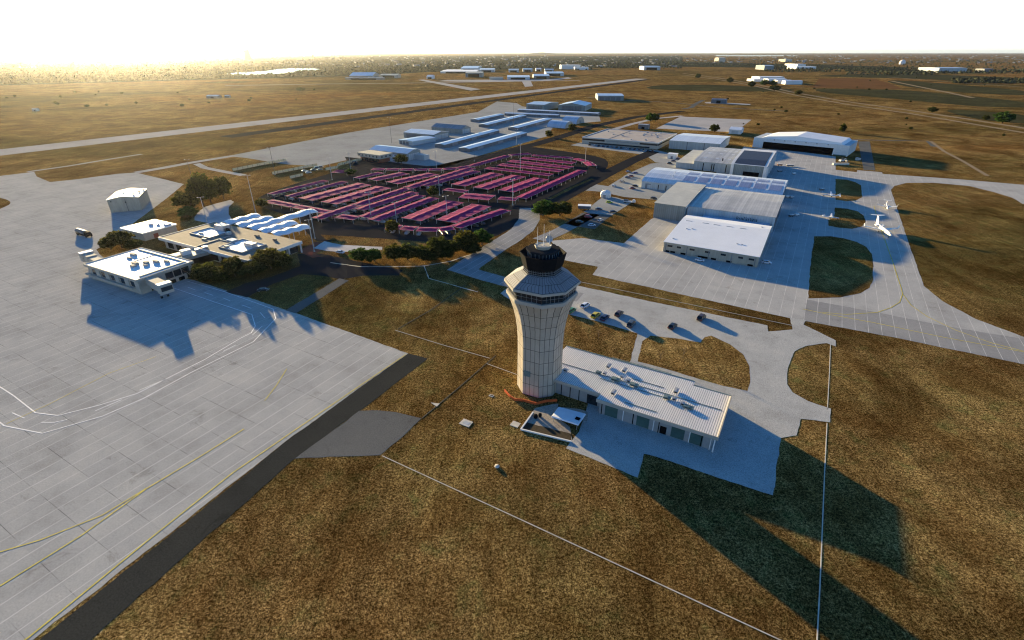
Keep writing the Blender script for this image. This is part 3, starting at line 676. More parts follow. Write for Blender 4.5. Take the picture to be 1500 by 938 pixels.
def roof_piece(x0, x1, y0, y1, lift=0.0):
    m = MB(); q = [(x0, y0, zr(y0) - 0.75 + lift), (x1, y0, zr(y0) - 0.75 + lift), (x1, y1, zr(y1) - 0.75 + lift), (x0, y1, zr(y1) - 0.75 + lift)]
    t = [(p[0], p[1], p[2] + 0.75) for p in q]
    m.add(q + t, [(0, 3, 2, 1), (4, 5, 6, 7), (0, 1, 5, 4), (1, 2, 6, 5), (2, 3, 7, 6), (3, 0, 4, 7)]); return m
r1 = roof_piece(-hw - 1.5, STEP, -hd + 2.6, hd); r1.v += []
roof = MB()
for x0, x1, y0, y1, l in ((-hw - 1.5, STEP, -hd + 2.6, hd, 0.0), (STEP, XB, -hd, hd, 0.004), (XB, hw, -hd, hd - 2.2, 0.0)):
    m = roof_piece(x0, x1, y0, y1, l); roof.add(m.v, m.f)
rf = roof.build('roof', M['roof_rib'], tb)
seam = MB(); shade_strip = MB()
x = -hw - 1.2
k = 0
while x < hw - 0.2:
    y0 = -hd + 2.6 if x < STEP else -hd; y1 = hd if x < XB else hd - 2.2
    for mbx, off, wd, hh in ((seam, 0.0, 0.07, 0.032),):
        a0, a1 = zr(y0) + 0.006, zr(y1) + 0.006
        mbx.add([(x, y0 + .05, a0), (x + wd, y0 + .05, a0), (x + wd, y1 - .05, a1), (x, y1 - .05, a1), (x, y0 + .05, a0 + hh), (x + wd, y0 + .05, a0 + hh), (x + wd, y1 - .05, a1 + hh), (x, y1 - .05, a1 + hh)],
                [(0, 3, 2, 1), (4, 5, 6, 7), (0, 1, 5, 4), (1, 2, 6, 5), (2, 3, 7, 6), (3, 0, 4, 7)])
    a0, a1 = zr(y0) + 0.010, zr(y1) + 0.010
    shade_strip.add([(x + .08, y0 + .05, a0), (x + .17, y0 + .05, a0), (x + .17, y1 - .05, a1), (x + .08, y1 - .05, a1)], [(0, 1, 2, 3)])
    x += 0.56; k += 1
seam.build('standing_seam', M['roof_rib'], rf); shade_strip.build('seam_shade_strip', M['rib_dark'], rf)  # flat dark strips paint the shade beside each seam
iu, iv = AXB, Vector((-AXB.y, AXB.x, 0))
def onroof(px, py):
    q = P(px, py, 5.1) - c; return q.dot(iu), q.dot(iv)
tr = MB()
for a_, b_, wd in (((822, 532.5), (1058, 601), .2), ((894, 527), (986, 543), .18), ((877, 557), (972, 579), .16), ((925, 554.5), (973, 568), .16), ((914, 591), (963, 604), .18)):
    (x0, y0_), (x1, y1_) = onroof(*a_), onroof(*b_); y = (y0_ + y1_) / 2
    tr.box(x0, y, zr(y) + 0.06, x1, y + wd, zr(y) + 0.17)
tr.build('roof_pipe', M['trim_green'], tb)
fa = MB()
fa.box(-hw - 1.5, -hd + 2.44, zf - 0.72, STEP, -hd + 2.6, zf + 0.22); fa.box(STEP - 0.16, -hd - 0.16, zf - 0.95, hw + 0.16, -hd, zf + 0.12); fa.box(STEP - 0.16, -hd, zf - 0.9, STEP, -hd + 2.44, zf + 0.12)
fa.box(hw, -hd, zf - 0.8, hw + 0.16, hd - 2.2, zf + 0.62); fa.build('fascia', M['wall_cream'], tb)
gt = MB(); gt.box(-hw - 1.5, hd, zb - 0.6, XB, hd + 0.3, zb + 0.16); gt.box(XB + 0.004, hd - 2.2, zb - 0.6, hw, hd - 1.9, zb + 0.12); gt.build('gutter', M['trim_green'], tb)
yf = -hd + 0.9
for x0, x1 in ((-hw + 20.3, -hw + 23.9), (-hw + 29.3, -hw + 32.7), (-hw + 38.6, -hw + 42.0), (hw - 6.6, hw - 3.4)):
    dr = MB(); dr.box(x0, yf - 0.06, 0.15, x1, yf + 0.02, 3.4); o = dr.build('roller_door', M['door_green'], tb)
dr = MB(); dr.box(-hw + 35.7, yf - 0.06, 0.1, -hw + 37.4, yf + 0.02, 2.5); dr.build('door', M['dark'], tb)
for k, xx in enumerate((-hw + 19.2, -hw + 25.4, -hw + 28.2, -hw + 33.8, -hw + 35.2, -hw + 43.2, -hw + 46.2, hw - 1.6)):
    p_ = MB(); p_.box(xx, yf - 0.14, 0, xx + 0.22, yf + 0.02, 4.2); p_.build('pilaster', M['trim_white'] if k % 2 else M['dark'], tb)
for xx in (-hw + 3.2, -hw + 5.6, -hw + 8.4, -hw + 11.2):
    p_ = MB(); p_.box(xx, -hd + 3.5, 0, xx + 0.2, -hd + 3.62, 4.2); p_.build('pilaster', M['dark'], tb)
dr = MB(); dr.box(-hw + 13.8, -hd + 3.52, 0.1, -hw + 17.0, -hd + 3.62, 3.2); dr.build('glazed_door', M['glass'], tb)
po = MB(); po.box(hw - 0.7, -hd + 0.1, 0, hw - 0.4, -hd + 0.4, 4.2); po.build('corner_post', M['trim_white'], tb)
for px_, py_, sx, sy, sz in ((828.7, 544, 1.3, 1.0, 1.3), (877, 547, 1.6, 1.1, 1.0), (892, 537, 1.0, 2.0, 1.4), (886, 548, .9, 1.0, 1.1), (915, 543, 1.0, 2.0, 1.4), (911, 553, .8, .9, 1.1), (902, 557, 2.6, 1.5, 1.1), (921, 559, 1.0, 1.1, 1.3), (929, 565, 2.4, 1.4, 1.0), (899, 577, 1.1, 1.9, 1.5),
                             (990.5, 574, 1.1, 2.1, 1.5), (977, 584, 2.0, 1.4, 1.1), (988, 586, 1.0, 1.1, 1.4), (1000, 593, 1.1, 1.2, 1.5), (1008, 598, 2.6, 1.3, 1.1)):
    x_, y_ = onroof(px_, py_); x_ -= sx / 2; y_ -= sy / 2; sz *= .55
    z_ = zr(y_) + 0.2
    m = MB(); m.box(x_, y_, z_, x_ + sx, y_ + sy, z_ + sz * 0.8); m.box(x_ + .1, y_ + .1, z_ + sz * 0.8, x_ + sx * 0.6, y_ + sy - .1, z_ + sz)
    o = m.build('roof_unit', M['trim_green'] if sx > 1.3 else M['metal'], tb)
    g = MB(); g.box(x_ + sx * 0.15, y_ - 0.03, z_ + 0.2, x_ + sx * 0.85, y_, z_ + sz * 0.62); g.build('grille', M['dark'], o)

# ------------------------------------------------------------------ around the tower's foot
def wall_line(name, label, cat, pts, wd, ht, mat, pix=True, group=None):
    w_ = [P(*p) for p in pts]; c0 = w_[0].copy(); m = MB()
    for k in range(len(w_) - 1):
        d_ = (w_[k + 1] - w_[k]).normalized(); n_ = Vector((-d_.y, d_.x, 0)) * wd / 2
        q = [w_[k] - n_, w_[k + 1] - n_ + d_ * (wd * .2 if k < len(w_) - 2 else 0), w_[k + 1] + n_ + d_ * (wd * .2 if k < len(w_) - 2 else 0), w_[k] + n_]
        m.prism([(p.x - c0.x, p.y - c0.y) for p in q], 0, ht + 0.004 * k)
    o = m.build(name, mat, loc=(c0.x, c0.y, 0)); tag(o, label, cat, group); return o
wall_line('barrier_wall', 'zigzag orange barrier wrapped round the foot of the control tower', 'barrier', [(739, 573), (747, 582), (754, 587), (767, 588), (785, 593), (800, 589), (816, 588)], 0.22, 0.75, M['orange'])
wall_line('kerb_wall', 'low white kerb enclosing the dark soil bed beside the patio', 'kerb', [(781, 605), (763, 630), (837, 648)], 0.4, 0.4, M['trim_white'])
poly_sheet('patio', [(784, 598), (812, 592), (818, 592), (815, 612), (835, 626), (838, 645), (764, 629)], 0.07, M['patio'])
poly_sheet('patio', [(824, 597), (850, 600), (862, 604), (860, 618), (818, 605)], 0.075, M['patio'])
poly_sheet('soil_bed', [(771, 619), (837, 636), (836, 648), (764, 630)], 0.08, M['soil'])
def px_box(name, label, cat, base_px, sx, sy, sz, mat, rz=None, group=None, parts=None):
    p = P(*base_px); t = thing(name, label, cat, (p.x, p.y, 0), R(-29.8) if rz is None else rz, group)
    return t
t = px_box('tarp_canopy', 'white tarpaulin canopy with a dark hatch between the patio and the gravel', 'canopy', (833, 616), 0, 0, 0, None)
m = MB(); m.loft([[(-4, -3, 1.6), (4, -3, 1.9), (4, 2.5, 1.9), (-4.2, 2, 1.6)], [(-3.8, -2.8, 1.95), (3.8, -2.8, 2.2), (3.7, 2.3, 2.25), (-3.9, 1.9, 1.9)]]); m.build('cover', M['tarp'], t)
m = MB(); m.box(2.2, -1.3, 2.18, 3.5, -0.1, 2.3); m.build('hatch', M['dark'], t)
for x_, y_ in ((-3.5, -2.5), (3.5, -2.6), (3.4, 2), (-3.6, 1.6)):
    m = MB(); m.tube((x_, y_, 0), (x_, y_, 1.75), 0.07, n=6); m.build('post', M['metal'], t)
for k, (q, s) in enumerate((((784.5, 612.5), 1.0), ((791, 611), 0.8))):
    p = P(*q); o = MB().lathe([(0.5 * s, 0), (0.62 * s, 0.4), (0.62 * s, 0.9), (0.5 * s, 1.1), (0.3 * s, 1.15)], 10).build('barrel', M['black_metal'], loc=(p.x, p.y, 0.07))
    tag(o, ('larger' if k == 0 else 'smaller') + ' black barrel standing on the patio at the tower foot', 'barrel')
for q, s, lab in (((683, 620), (3.2, 2.4), 'square concrete vault cover with a dark grate in the grass left of the tower'), ((728, 684), (1.2, 1.0), 'small pale stone lying in the grass below the patio'), ((720, 580), (1.4, 1.0), 'small open concrete manhole in the grass left of the orange barrier'), ((755, 622), (2.4, 2.0), 'pale concrete pad at the left corner of the patio kerb'), ((637, 592), (2.6, 1.5), 'pale wedge of concrete beside the dark kerb line')):
    p = P(*q); t = thing('vault_cover' if 'vault' in lab else 'stone' if 'stone' in lab else 'manhole' if 'manhole' in lab else 'concrete_pad', lab, 'stone' if 'stone' in lab else 'cover' if 'cover' in lab else 'manhole' if 'manhole' in lab else 'pad', (p.x, p.y, 0), R(-29.8))
    if 'stone' in lab:
        m = MB(); m.lathe([(0.55, 0), (0.7, 0.2), (0.5, 0.45), (0.2, 0.55)], 7); m.build('rock', M['kerb'], t)
    else:
        m = MB(); a, b = s[0] / 2, s[1] / 2
        m.prism([(-a, -b), (a, -b), (a * .9, b), (-a, b)] if 'wedge' not in lab else [(-a, -b * .2), (a, -b), (a * .9, b)], 0, 0.14); m.build('slab', M['kerb'], t)
        if 'vault' in lab or 'manhole' in lab:
            m = MB(); m.prism([(-a * .55, -b * .5), (a * .6, -b * .5), (a * .6, b * .5), (-a * .55, b * .5)], 0.144, 0.18); m.build('grate', M['darkkerb'] if 'man' in lab else M['metal'], t)
wall_line('kerb_wall', 'long pale kerb wall running through the foreground grass below the tower', 'kerb', [(560, 668), (760, 760), (960, 853), (1100, 918), (1180, 955)], 0.20, 0.06, M['kerb'])
wall_line('kerb_wall', 'pale kerb wall running away along the right-hand grass field to the gravel lot', 'kerb', [(1194, 990), (1201, 860), (1208, 690), (1211.5, 620)], 0.22, 0.05, M['kerb'])
wall_line('kerb_wall', 'short pale kerb wall at the corner of the gravel lot beside the grass island', 'kerb', [(1212, 600), (1215, 545), (1216.5, 505)], 0.22, 0.05, M['kerb'])
wall_line('kerb_wall', 'pale kerb wall in the grass between the dark shoulder and the control tower', 'kerb', [(579, 484), (650, 506), (717, 525)], 0.14, 0.10, M['kerb'])
wall_line('kerb_wall', 'short pale kerb wall ending behind the left edge of the control tower', 'kerb', [(713, 533), (757, 549)], 0.14, 0.10, M['kerb'])
wall_line('shaded_kerb', 'kerb line coloured shade-dark, running from the grey turning pad up towards the tower', 'kerb', [(618, 613), (672, 568), (726, 521)], 0.25, 0.08, M['darkkerb'])
wall_line('shaded_kerb', 'kerb line coloured shade-dark in the grass below the shaded road', 'kerb', [(583, 482), (630, 455), (682, 418)], 0.25, 0.08, M['darkkerb'])
wall_line('kerb_wall', 'thin pale kerb between the hangar apron and the gravel lot', 'kerb', [(849, 413), (1000, 444), (1160, 477)], 0.15, 0.1, M['kerb'])

# ================================================================== HANGARS AND HALLS
def hall(name, label, cat, fr, prof, axis, wallm, roofm, group=None, over=0.3, roofparts=True):
    """prof: [(fraction across, height)...]; axis 'x' = ridge along the front, 'y' = gable end at the front"""
    c, w, d, rz = fr
    t = thing(name, label, cat, c, rz, group)
    span, run = (d, w) if axis == 'x' else (w, d)
    pr = [((f - 0.5) * span, z) for f, z in prof]
    MB().section(pr, axis, -run / 2, run / 2).build('wall', wallm, t)
    s0 = (pr[1][1] - pr[0][1]) / (pr[1][0] - pr[0][0]); s1 = (pr[-1][1] - pr[-2][1]) / (pr[-1][0] - pr[-2][0])
    pe = [(pr[0][0] - over, pr[0][1] - s0 * over)] + pr[1:-1] + [(pr[-1][0] + over, pr[-1][1] + s1 * over)]
    rf = MB().sheet(pe, axis, -run / 2 - over, run / 2 + over).build('roof', roofm, t)
    return t, w, d, rf, pr
def fbox(t, name, x0, x1, z0, z1, y, mat, th=0.08):       # on the front wall (facing -y)
    return MB().box(x0, y - th, z0, x1, y + 0.02, z1).build(name, mat, t)
def sbox(t, name, y0, y1, z0, z1, x, mat, th=0.08):       # on the right-hand wall (facing +x)
    return MB().box(x - 0.02, y0, z0, x + th, y1, z1).build(name, mat, t)
def lbox(t, name, y0, y1, z0, z1, x, mat, th=0.08):       # on the left-hand wall (facing -x)
    return MB().box(x - th, y0, z0, x + 0.02, y1, z1).build(name, mat, t)

# 1 front white hangar
fr = bframe((972.7, 355.8), (1112, 378), (1001, 317), 4.6, hb=8.0)
c, w, d, rz = fr; a = P(972.7, 355.8, 4.6); dd = d * 1.32; v = Vector((-math.sin(rz), math.cos(rz), 0)); u = Vector((math.cos(rz), math.sin(rz), 0))
c = a + u * w / 2 + v * dd / 2; c.z = 0
t, w, d, rf, pr = hall('white_hangar', 'white-roofed hangar with tan front wall, nearest of the hangar row to the camera', 'hangar', (c, w, dd, rz), [(0, 5.1), (0.60, 6.8), (0.757, 7.15), (0.9, 6.6), (1, 5.4)], 'x', M['wall_tan'], M['roof_white'])
y = -d / 2
for k in range(9): fbox(t, 'pilaster', -w / 2 + 1 + k * (w - 2.5) / 8, -w / 2 + 1.35 + k * (w - 2.5) / 8, 0, 4.4, y, M['wall_tan'] if k % 2 else M['door_grey'], 0.2)
for k, f in enumerate((0.045, 0.14, 0.29, 0.455, 0.62, 0.80, 0.905)): fbox(t, 'window', -w / 2 + f * w, -w / 2 + f * w + 2.4, 3.0, 3.9, y, M['glass'], 0.1)
for k, f in enumerate((0.01, 0.075, 0.19, 0.38, 0.43, 0.52, 0.68, 0.895)): fbox(t, 'low_door', -w / 2 + f * w + 0.4, -w / 2 + f * w + 2.8, 0.1, 1.0, y, M['dark'], 0.12)
for f, g in ((0.12, .42), (0.18, .44), (0.06, .1), (0.73, .22), (0.78, .22), (0.9, .8)):
    yy = -d / 2 + g * d; zz = np.interp(yy, [q[0] for q in pr], [q[1] for q in pr]) + 0.2
    MB().box(-w / 2 + f * w, yy, zz, -w / 2 + f * w + 0.9, yy + 0.7, zz + 0.28).build('roof_vent', M['metal'], t)
for f in (.05, .25, .38, .53, .68): 
    yy = -d / 2 + .665 * d; zz = np.interp(yy, [q[0] for q in pr], [q[1] for q in pr]) + 0.235
    MB().box(-w / 2 + f * w, yy, zz, -w / 2 + (f + .075) * w, yy + .45, zz + 0.1).build('ridge_vent', M['panel_grey'], t)
rear = d / 2
MB().box(-w / 2 + 7, rear + 0.02, 0, w / 2 - 1.5, rear + 9.5, 4.6).build('rear_annex', M['roof_blue'], t)
sbox(t, 'side_door', -d / 2 + 4, -d / 2 + 9, 0.1, 3.6, w / 2, M['door_grey'])

# 2 second hangar and its tall annex
fr = bframe((1008, 302), (1136, 319), (1034, 274), 8.4)
t, w, d, rf, pr = hall('weathered_hangar', 'wide weathered metal hangar behind the white-roofed one', 'hangar', fr, [(0, 8.2), (0.15, 8.75), (0.55, 9.4), (0.85, 9.0), (1, 8.3)], 'x', M['wall_pale'], M['roof_weather'])
for k in range(6): fbox(t, 'buttress', -w / 2 + k * (w - 1) / 5, -w / 2 + 1 + k * (w - 1) / 5, 0, 8.0, -d / 2, M['wall_pale'], 0.9)
for k in range(5): sbox(t, 'sliding_door', -d / 2 + 2 + k * 9.3, -d / 2 + 10.6 + k * 9.3, 0.1, 7.4, w / 2, M['wall_dark'])
m = MB()
for k in range(14): m.tube((4 + k * .8 + random.random(), -d / 2 - 2.2, 5.0), (4.3 + k * .8, -d / 2 - 1.4 - random.random(), 6.0 + random.random()), 0.14, n=5)
m.build('pipework', M['black_metal'], t)
fr = bframe((963.6, 297.5), (1008, 297.5), (1033, 271), 9.2, hb=11.0)
t, w, d, rf, pr = hall('tall_annex', 'tall cream-roofed hall with a blank grey front, left of the weathered hangar', 'hall', (fr[0] + AXB * -.5, 18.5, fr[2], fr[3]), [(0, 9.0), (0.5, 10.2), (1, 10.8)], 'x', M['wall_green'], M['roof_cream'])
lbox(t, 'door', -d / 2 + 3, -d / 2 + 6, 0.1, 3.2, -w / 2, M['dark'])
m = MB()
for s in (-1, 1): m.box(w / 2 + 0.35, -d / 2, 9.3, w / 2 + 0.75, d / 2, 9.5) if s < 0 else None
sbox(t, 'verge_trim', -d / 2, d / 2, 8.2, 8.7, w / 2, M['trim_white'], 0.35)

# 3 long chequered barrel-roof hangar
a = P(940.4, 265.4, 5.0); a2 = P(1144, 288, 7.0)
fr = bframe((940.4, 265.4), (1144, 288), (967, 243), 5.0, hb=9.0)
w3 = (a2 - a).dot(AXB); v = Vector((-AXB.y, AXB.x, 0)); d3 = fr[2] + 7
c3 = a + AXB * w3 / 2 + v * d3 / 2; c3.z = 0
t, w, d, rf, pr = hall('barrel_hangar', 'long barrel-roofed hangar chequered with translucent roof patches', 'hangar', (c3, w3, d3, fr[3]), [(0, 4.9), (0.12, 6.8), (0.3, 8.3), (0.5, 9.0), (0.7, 8.6), (0.88, 7.2), (1, 5.4)], 'x', M['wall_pale'], M['roof_metal'])
def on_roof(t, pr, name, x0, x1, y0, y1, mat, lift=0.25, th=0.06):
    ys = [y0] + [q[0] for q in pr if y0 < q[0] < y1] + [y1]
    pp = [(q, float(np.interp(q, [k[0] for k in pr], [k[1] for k in pr]))) for q in ys]
    return MB().sheet(pp, 'x', x0, x1, lift, th).build(name, mat, t)
for k in range(7):
    x0 = -w / 2 + 27 + k * 9.6
    for j in range(2): on_roof(t, pr, 'roof_panel_field', x0 + 1.0, x0 + 8.6, -d / 2 + (0.13 + 0.30 * j) * d, -d / 2 + (0.34 + 0.26 * j) * d, M['patch_blue'])
    for j in range(3): on_roof(t, pr, 'skylight', x0 - 0.8, x0 + 0.9, -d / 2 + (0.10 + 0.26 * j) * d, -d / 2 + (0.16 + 0.26 * j) * d, M['skylight'])
on_roof(t, pr, 'repair_patch', -w / 2 + 18, -w / 2 + 27, -d / 2 + .02 * d, -d / 2 + .14 * d, M['skylight'])
for x_, f in ((18.5, .42), (19.5, .25)):
    yy = -d / 2 + f * d; zz = np.interp(yy, [q[0] for q in pr], [q[1] for q in pr])
    MB().tube((-w / 2 + x_, yy, zz), (-w / 2 + x_, yy, zz + 1.6), 0.35, 0.25, 8).build('roof_vent', M['trim_white'], t)
for f in (.03, .13, .19, .24): fbox(t, 'door', -w / 2 + f * w, -w / 2 + f * w + (4 if f == .03 else 0.6), 0.1, 3.6, -d / 2, M['door_grey'] if f == .03 else M['dark'])
fbox(t, 'white_door', -w / 2 + 4.5, -w / 2 + 7, 0.1, 3.0, -d / 2 - 0.08, M['wall_pale'])
for k in range(6): sbox(t, 'sliding_door', -d / 2 + 3 + k * (d - 6) / 6, -d / 2 + 2.4 + (k + 1) * (d - 6) / 6, 0.1, 5.0, w / 2, M['wall_dark'])
sbox(t, 'gable_trim', -d / 2, d / 2, 5.1, 5.4, w / 2, M['trim_white'], 0.3)

# 4 two-part hangar behind it and the dark-roofed block
fr = bframe((1017, 235.6), (1080, 241.5), (1042, 215), 7.5, hb=10.0)
t, w, d, rf, pr = hall('patched_hangar', 'grey patched-roof hangar with a lean-to, left of the dark-roofed block', 'hangar', fr, [(0, 7.2), (0.2, 8.6), (0.6, 10), (1, 9.6)], 'x', M['wall_grey'], M['roof_weather'])
lt_ = MB().section([(-d / 2 + 1, 4.6), (d / 2 - 1, 5.8)], 'x', -w / 2 - 15, -w / 2 - 0.02).build('lean_to', M['wall_grey'], t)
MB().sheet([(-d / 2 + 0.7, 4.6), (d / 2 - 0.7, 5.8)], 'x', -w / 2 - 15.3, -w / 2 - 0.05).build('lean_to_roof', M['roof_cream'], t)
for f in (.22, .42, .47, .75): fbox(t, 'door', -w / 2 + f * w, -w / 2 + f * w + 0.7, 0.1, 6.2, -d / 2, M['dark'])
for k in range(5):
    for j in range(3): on_roof(t, pr, 'skylight', -w / 2 + 5 + k * 10, -w / 2 + 7.5 + k * 10, -d / 2 + (.18 + .27 * j) * d, -d / 2 + (.22 + .27 * j) * d, M['skylight'])
MB().tube((-w / 2 + 22, -d / 2 + 6, 8.4), (-w / 2 + 22, -d / 2 + 6, 10.4), 0.5, n=8).build('roof_vent', M['black_metal'], t)
fr = bframe((1080, 240.5), (1119, 238.5), (1099.6, 219), 9.5, hb=12.0)
t, w, d, rf, pr = hall('dark_roof_hangar', 'tall white-framed hangar block with dark panels on its roof', 'hangar', (fr[0], 27.0, fr[2], fr[3]), [(0, 9.3), (0.25, 11), (0.8, 12.2), (1, 12.2)], 'x', M['wall_green'], M['trim_white'])
on_roof(t, pr, 'roof_panels', -w / 2 + 2, w / 2 - 2, -d / 2 + 1.2, d / 2 - d * .18, M['solar'], 0.24, 0.1)
for x_ in (-w / 2, w / 2 - 2.2): fbox(t, 'frame_pier', x_, x_ + 2.2, 0, 9.2, -d / 2, M['trim_white'], 1.2)
for k in range(6):
    y0 = -d / 2 + k * (d - 1.5) / 5; sbox(t, 'frame_pier', y0, y0 + 1.5, 0, 9.0 + (2 if k else 0), w / 2, M['trim_white'], 1.0)
for k in range(5): sbox(t, 'window', -d / 2 + 2 + k * (d - 1.5) / 5, -d / 2 + k * (d - 1.5) / 5 + (d - 1.5) / 5 - .5, 1, 8, w / 2, M['glass'])
fbox(t, 'door', -w / 2 + 10, w / 2 - 5, 0.1, 4.2, -d / 2, M['dark'])

# 5 pale hangar beside the office block
fr = bframe((981, 205.5), (1052, 213), (1077, 199), 8.3)
a = P(981, 205.5, 8.3); dd = 62
c = a + AXB * fr[1] / 2 + Vector((-AXB.y, AXB.x, 0)) * dd / 2; c.z = 0
t, w, d, rf, pr = hall('pale_hangar', 'pale metal hangar standing right of the flat office block', 'hangar', (c, fr[1], dd, fr[3]), [(0, 8.0), (0.5, 9.6), (1, 8.0)], 'x', M['wall_grey'], M['roof_metal'])
for f in (.36, .7): fbox(t, 'downpipe', -w / 2 + f * w, -w / 2 + f * w + 0.6, 0, 7.8, -d / 2, M['wall_dark'])
for k in range(4): sbox(t, 'sliding_door', -d / 2 + 4 + k * 13, -d / 2 + 16 + k * 13, 0.1, 7, w / 2, M['wall_pale'])
# 6 great open hangar
a, b = P(1104.6, 202.0, 9.6), P(1245.7, 211.5, 11.6)
u = (Vector((b.x, b.y, 0)) - Vector((a.x, a.y, 0))).normalized(); rz = math.atan2(u.y, u.x); v = Vector((-u.y, u.x, 0)); w = (b - a).dot(u); d = 46
c = a + u * w / 2 + v * d / 2; c.z = 0
t = thing('open_hangar', 'huge white hangar with its whole black doorway open to the apron', 'hangar', c, rz)
y0 = -d / 2; x0 = -w / 2; hh = 10.2
m = MB(); m.box(x0, y0, 0, x0 + 10, y0 + 1.2, hh); m.box(-x0 - 13, y0, 0, -x0, y0 + 1.2, hh); m.box(x0 + 10, y0 + 0.003, 6.6, -x0 - 13, y0 + 1.2, hh - .003)
m.build('front_wall', M['trim_white'], t)
m = MB(); m.box(x0, y0 + 1.2, 0, x0 + 1, d / 2, hh - .5); m.box(-x0 - 1, y0 + 1.2, 0, -x0, d / 2, hh - .5); m.box(x0 + 1, d / 2 - 1, 0, -x0 - 1, d / 2 - .003, hh - .5); m.build('wall', M['wall_pale'], t)
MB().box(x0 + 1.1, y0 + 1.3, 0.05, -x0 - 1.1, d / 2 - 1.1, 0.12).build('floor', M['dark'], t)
m = MB(); m.box(x0 + 1.05, y0 + 5, 0.15, -x0 - 1.05, y0 + 5.4, hh - 1.2); m.build('dark_backing', M['dark'], t)  # black sheet standing in for the hall's unlit depth
pr = [(x0 + 6, hh - .6), (x0 + 12, hh + 1.6), (-4, hh + 4.4), (-x0 - 8, hh + 1.8), (-x0 - 5, hh - .6)]
MB().section([(x0, hh - .3), (-x0, hh - .3)], 'y', y0 + 1.2, d / 2, hh - .9).build('ceiling', M['wall_pale'], t)
MB().section(pr, 'y', y0 + 1.4, d / 2 - 1, hh - 0.5).build('roof', M['roof_white'], t)
for k in range(6): fbox(t, 'floodlight', x0 + 20 + k * 10, x0 + 21 + k * 10, hh - 1.2, hh - .7, y0, M['dark'], 0.5)
fbox(t, 'green_skirting', -x0 - 12, -x0 - 1, 0, 1.0, y0, M['door_green'], 0.2)

# flat office block
fr = bframe((853, 201), (963, 210.3), (881.6, 188.6), 6.6)
c, w, d, rz = fr
t = thing('office_block', 'large flat-roofed two-storey office block with dark ribbon windows', 'office', c, rz)
MB().box(-w / 2, -d / 2, 0, w / 2, d / 2, 6.2).build('wall', M['wall_cream'], t)
m = MB(); m.box(-w / 2 - .2, -d / 2 - .2, 6.2, w / 2 + .2, -d / 2 + .4, 6.9); m.box(-w / 2 - .2, d / 2 - .4, 6.2, w / 2 + .2, d / 2 + .2, 6.9); m.box(-w / 2 - .2, -d / 2 + .4, 6.2, -w / 2 + .4, d / 2 - .4, 6.897); m.box(w / 2 - .4, -d / 2 + .4, 6.2, w / 2 + .2, d / 2 - .4, 6.897); m.build('parapet', M['trim_white'], t)
MB().box(-w / 2 + .4, -d / 2 + .4, 6.2, w / 2 - .4, d / 2 - .4, 6.45).build('roof', M['roof_rose'], t)
fbox(t, 'ribbon_window', -w / 2 + .3, -w / 2 + w * .31, 3.7, 5.3, -d / 2, M['glass']); fbox(t, 'ribbon_window', w / 2 - w * .23, w / 2 - .3, 3.7, 5.3, -d / 2, M['glass'])
fbox(t, 'wall_stripe', -w / 2 + w * .33, w / 2 - w * .25, 3.9, 5.0, -d / 2, M['panel_grey'])
fbox(t, 'ground_window', -w / 2 + w * .1, w / 2 - w * .1, 0.5, 2.0, -d / 2, M['glass'])
sbox(t, 'ribbon_window', -d / 2 + .4, d / 2 - 2, 3.7, 5.2, w / 2, M['glass'])
for k in range(14):
    x_, y_ = random.uniform(-w / 2 + 5, w / 2 - 8), random.uniform(-d / 2 + 5, d / 2 - 8)
    MB().box(x_, y_, 6.45, x_ + random.uniform(1, 3), y_ + random.uniform(1, 2.4), 6.45 + random.uniform(.8, 1.7)).build('roof_unit', M['metal'], t)
MB().box(-w / 2 + w * .35, -d / 2 + .5, 6.451, -w / 2 + w * .35 + .5, d / 2 - .5, 6.62).build('roof_joint', M['darkpole'], t)
def small_shed(name, label, cat, px, sx, sy, h, rise, wm, rm, rz=R(-29.8)):
    p = P(*px)
    t, w, d, rf, pr = hall(name, label, cat, (Vector((p.x, p.y, 0)), sx, sy, rz), [(0, h), (0.5, h + rise), (1, h)], 'x', wm, rm)
    return t
t = small_shed('rooftop_plant_shed', 'small grey shed standing behind the flat office block', 'shed', (943, 189), 13, 9, 5.5, .6, M['wall_dark'], M['roof_weather']); fbox(t, 'door', -2, 2, .1, 3, -4.5, M['dark'])
t = small_shed('white_shelter', 'white shelter at the lower right corner of the square apron', 'shelter', (1078, 195), 14, 22, 5.0, 2.0, M['trim_white'], M['roof_white']); fbox(t, 'door', -4, 4, .1, 4, -11, M['wall_pale'])
t = small_shed('van_body_shed', 'small white box shed beside the parked cars near the pale hangar', 'shed', (985, 232), 8, 7, 4.2, .3, M['trim_white'], M['roof_white']); fbox(t, 'door', -1, 1, .1, 2.4, -3.5, M['door_grey'])
t = small_shed('field_shed', 'dark shed on the pale strip pad far out in the grass', 'shed', (1053, 151.5), 28, 14, 7, 1.5, M['wall_dark'], M['roof_slate']); fbox(t, 'door', -4, 4, .1, 5, -7, M['dark'])
# faceted white tank house
p = P(887, 289); t = thing('white_dome_tank', 'faceted white dome tank at the edge of the hangar car park', 'tank', (p.x, p.y, 0), R(-25))
MB().lathe([(3.6, 0), (3.9, 2.2), (3.4, 3.6), (1.9, 4.6), (0.4, 4.9)], 8).build('shell', M['trim_white'], t)
MB().box(-1, -4.2, 0.1, 1, -3.3, 2.3).build('door', M['panel_grey'], t)

